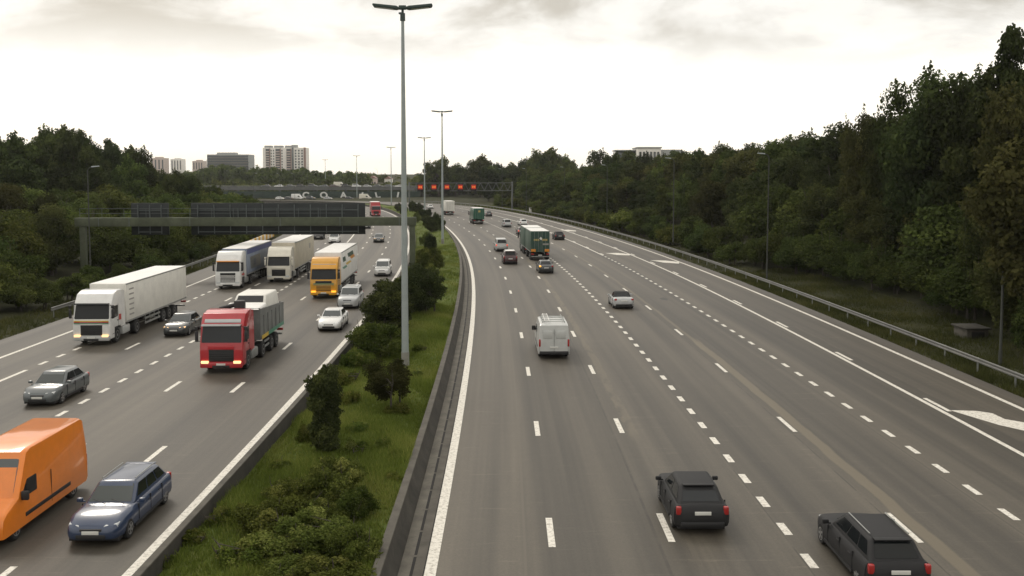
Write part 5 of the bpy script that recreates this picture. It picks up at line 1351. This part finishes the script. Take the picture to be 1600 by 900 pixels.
b = MB().hexa([(-6.2, -1.1, 2.9), (-10.2, -1.15, 2.6), (-10.2, 1.15, 2.6), (-6.2, 1.1, 2.9), (-7.1, -.95, 3.72), (-9.9, -1., 3.72), (-9.9, 1., 3.72), (-7.1, .95, 3.72)], .10, 3); ld = b.build('load_cover', 'trailer', r)
pane([(-6.2, -1.1, 2.9), (-6.2, 1.1, 2.9), (-7.1, .95, 3.72), (-7.1, -.95, 3.72)], .08, .92, .45, .90, (-8, 0, 3.), .01, .05).build('dark_opening', 'trim', ld)
b = MB(); b.box((-2.85, 0, 2.2), (.7, 2.0, 1.9), bevel=.06); b.box((-3.5, .2, 2.5), (.5, .6, 2.6), bevel=.05); b.box((-3.5, -.7, 2.2), (.5, .7, 1.7), bevel=.05); b.cyl((-3.5, .2, 3.6), (-3.4, -1.0, 3.3), .14, n=10); b.build('loading_crane', 'trim', r)
panelmark(r, 'green_sill', -6.2, -10.6, 1.22, 1.46, 1, 's_green', 1.305); panelmark(r, 'yellow_sill', -4.4, -6.1, 1.22, 1.46, 1, 's_yellow', 1.305)
b = MB(); b.box((-7.6, .45, .98), (6.6, .1, .3)); b.box((-7.6, -.45, .98), (6.6, .1, .3)); b.build('chassis', 'chassis', r)
for x in (-7.2, -8.6):
    for sg in (1, -1): wheel(r, x, sg * 1.0, .51, .52, True)
for sg in (1, -1):
    b = MB()
    for z in (.6, .92): b.box((-6.0, sg * 1.2, z), (1.2, .05, .12))
    b.build('side_guard', 'metal', r); MB().box((-10.75, sg * 1., .85), (.12, .4, .16)).build('tail_light', 'tail', r, 0)
MB().box((-10.7, 0, .55), (.12, 2.3, .14), bevel=.02).build('underrun_bar', 'metal', r)
# far oncoming red lorry
r = lorry('red lorry with a white roof far off, right of the large sign', 266.5, -17.6, True); build_tractor(r, 'red', False, 2, lights=False); build_trailer(r, -2.5, -10.5, 'red', z1=3.9, axx=[-8.4, -9.7])
# outgoing green drawbar lorry: truck with a box, then a full trailer
TL = 17.6
r = lorry('dark green drawbar lorry of two boxes with white roofs, on the right roadway', 126.3 + TL, 5.85, False, 'drawbar_lorry'); r.rotation_euler = (0, 0, heading(126.3 + TL / 2)); 
build_tractor(r, 'dark_green', False, 2, lights=False)
build_trailer(r, -2.4, -9.0, 'side_green', z1=3.95, axx=[-6.6], doors='dark_green', skirt=False)
build_trailer(r, -9.9, -TL, 'side_green', z1=3.95, axx=[-11.2, -15.6, -16.6], doors='dark_green', skirt=False)
b = MB(); b.box((-9.45, 0, .8), (1.4, .2, .16)); b.build('drawbar', 'chassis', r)
for y0, y1 in ((.85, .62), (.56, .40), (.34, .12), (-.30, -.48), (-.54, -.72), (-.78, -.96)):
    MB().box((-TL - .04, (y0 + y1) / 2, 2.78), (.014, abs(y0 - y1), .26)).build('rear_lettering', 'lettergold', r, 0)
MB().prism([(-TL - .04, -.12, 2.72), (-TL - .04, .10, 2.98), (-TL - .04, -.08, 3.2), (-TL - .04, -.30, 2.94)], (-1, 0, 0), 0, .01).build('rear_emblem', 'roofwhite', r, 0)
MB().box((-TL - .04, -.75, 2.2), (.012, .8, .22)).build('rear_smalltext', 'lettergrey', r, 0)
for sg in (1, -1): MB().box((-TL - .05, sg * .92, 1.36), (.03, .62, .36), bevel=.008).build('orange_board', 'reflect_orange', r)
# green box lorry and white box lorry farther on
r = lorry('small bright green box lorry far ahead on the right roadway', 220.5 + 8.6, 4.8, False, 'box_lorry'); build_tractor(r, 'green', False, 2, lights=False)
build_trailer(r, -2.4, -8.6, 'green', z1=3.7, axx=[-6.4], doors='green', skirt=False); MB().box((-8.64, -.1, 3.0), (.014, .5, .5)).build('rear_emblem', 'lettergold', r, 0)
r = lorry('white box lorry far ahead beside the second lamp post', 270.5 + 9.6, 3.5, False, 'box_lorry'); r.rotation_euler = (0, 0, heading(274)); build_tractor(r, 'white', False, 2, lights=False)
build_trailer(r, -2.4, -9.6, 'trailer', z1=4.0, axx=[-7.0], doors='trailer', skirt=False)
# oil-dark patch on the carriageway
sp = [road(86.8 + .9 * math.cos(a) * (1 + .3 * math.sin(3 * a)), 14.0 + .35 * math.sin(a), .005) for a in np.linspace(0, 6.28, 18)[:-1]]
tag(MB().add(sp, [tuple(range(len(sp)))]).build('oil_stain', simple('oil_stain', (.035, .033, .03), .6), None, 0, False), kind='structure')

# ------------------------------------------------------------------ haze
hm = bpy.data.materials.new('haze'); hm.use_nodes = True; nt = hm.node_tree; nt.nodes.remove(nt.nodes['Principled BSDF'])
pv = nt.nodes.new('ShaderNodeVolumePrincipled'); pv.inputs['Density'].default_value = HAZE; pv.inputs['Color'].default_value = (.96, .97, .97, 1); pv.inputs['Anisotropy'].default_value = .2
nt.links.new(pv.outputs[0], nt.nodes['Material Output'].inputs['Volume'])
if HAZE > 0:
    hz = MB().box((0, 1750, 33.4), (6840, 4940, 69.6)).build('haze', hm, None, 0); tag(hz, 'faint pale air haze over the whole place', 'haze', kind='stuff')
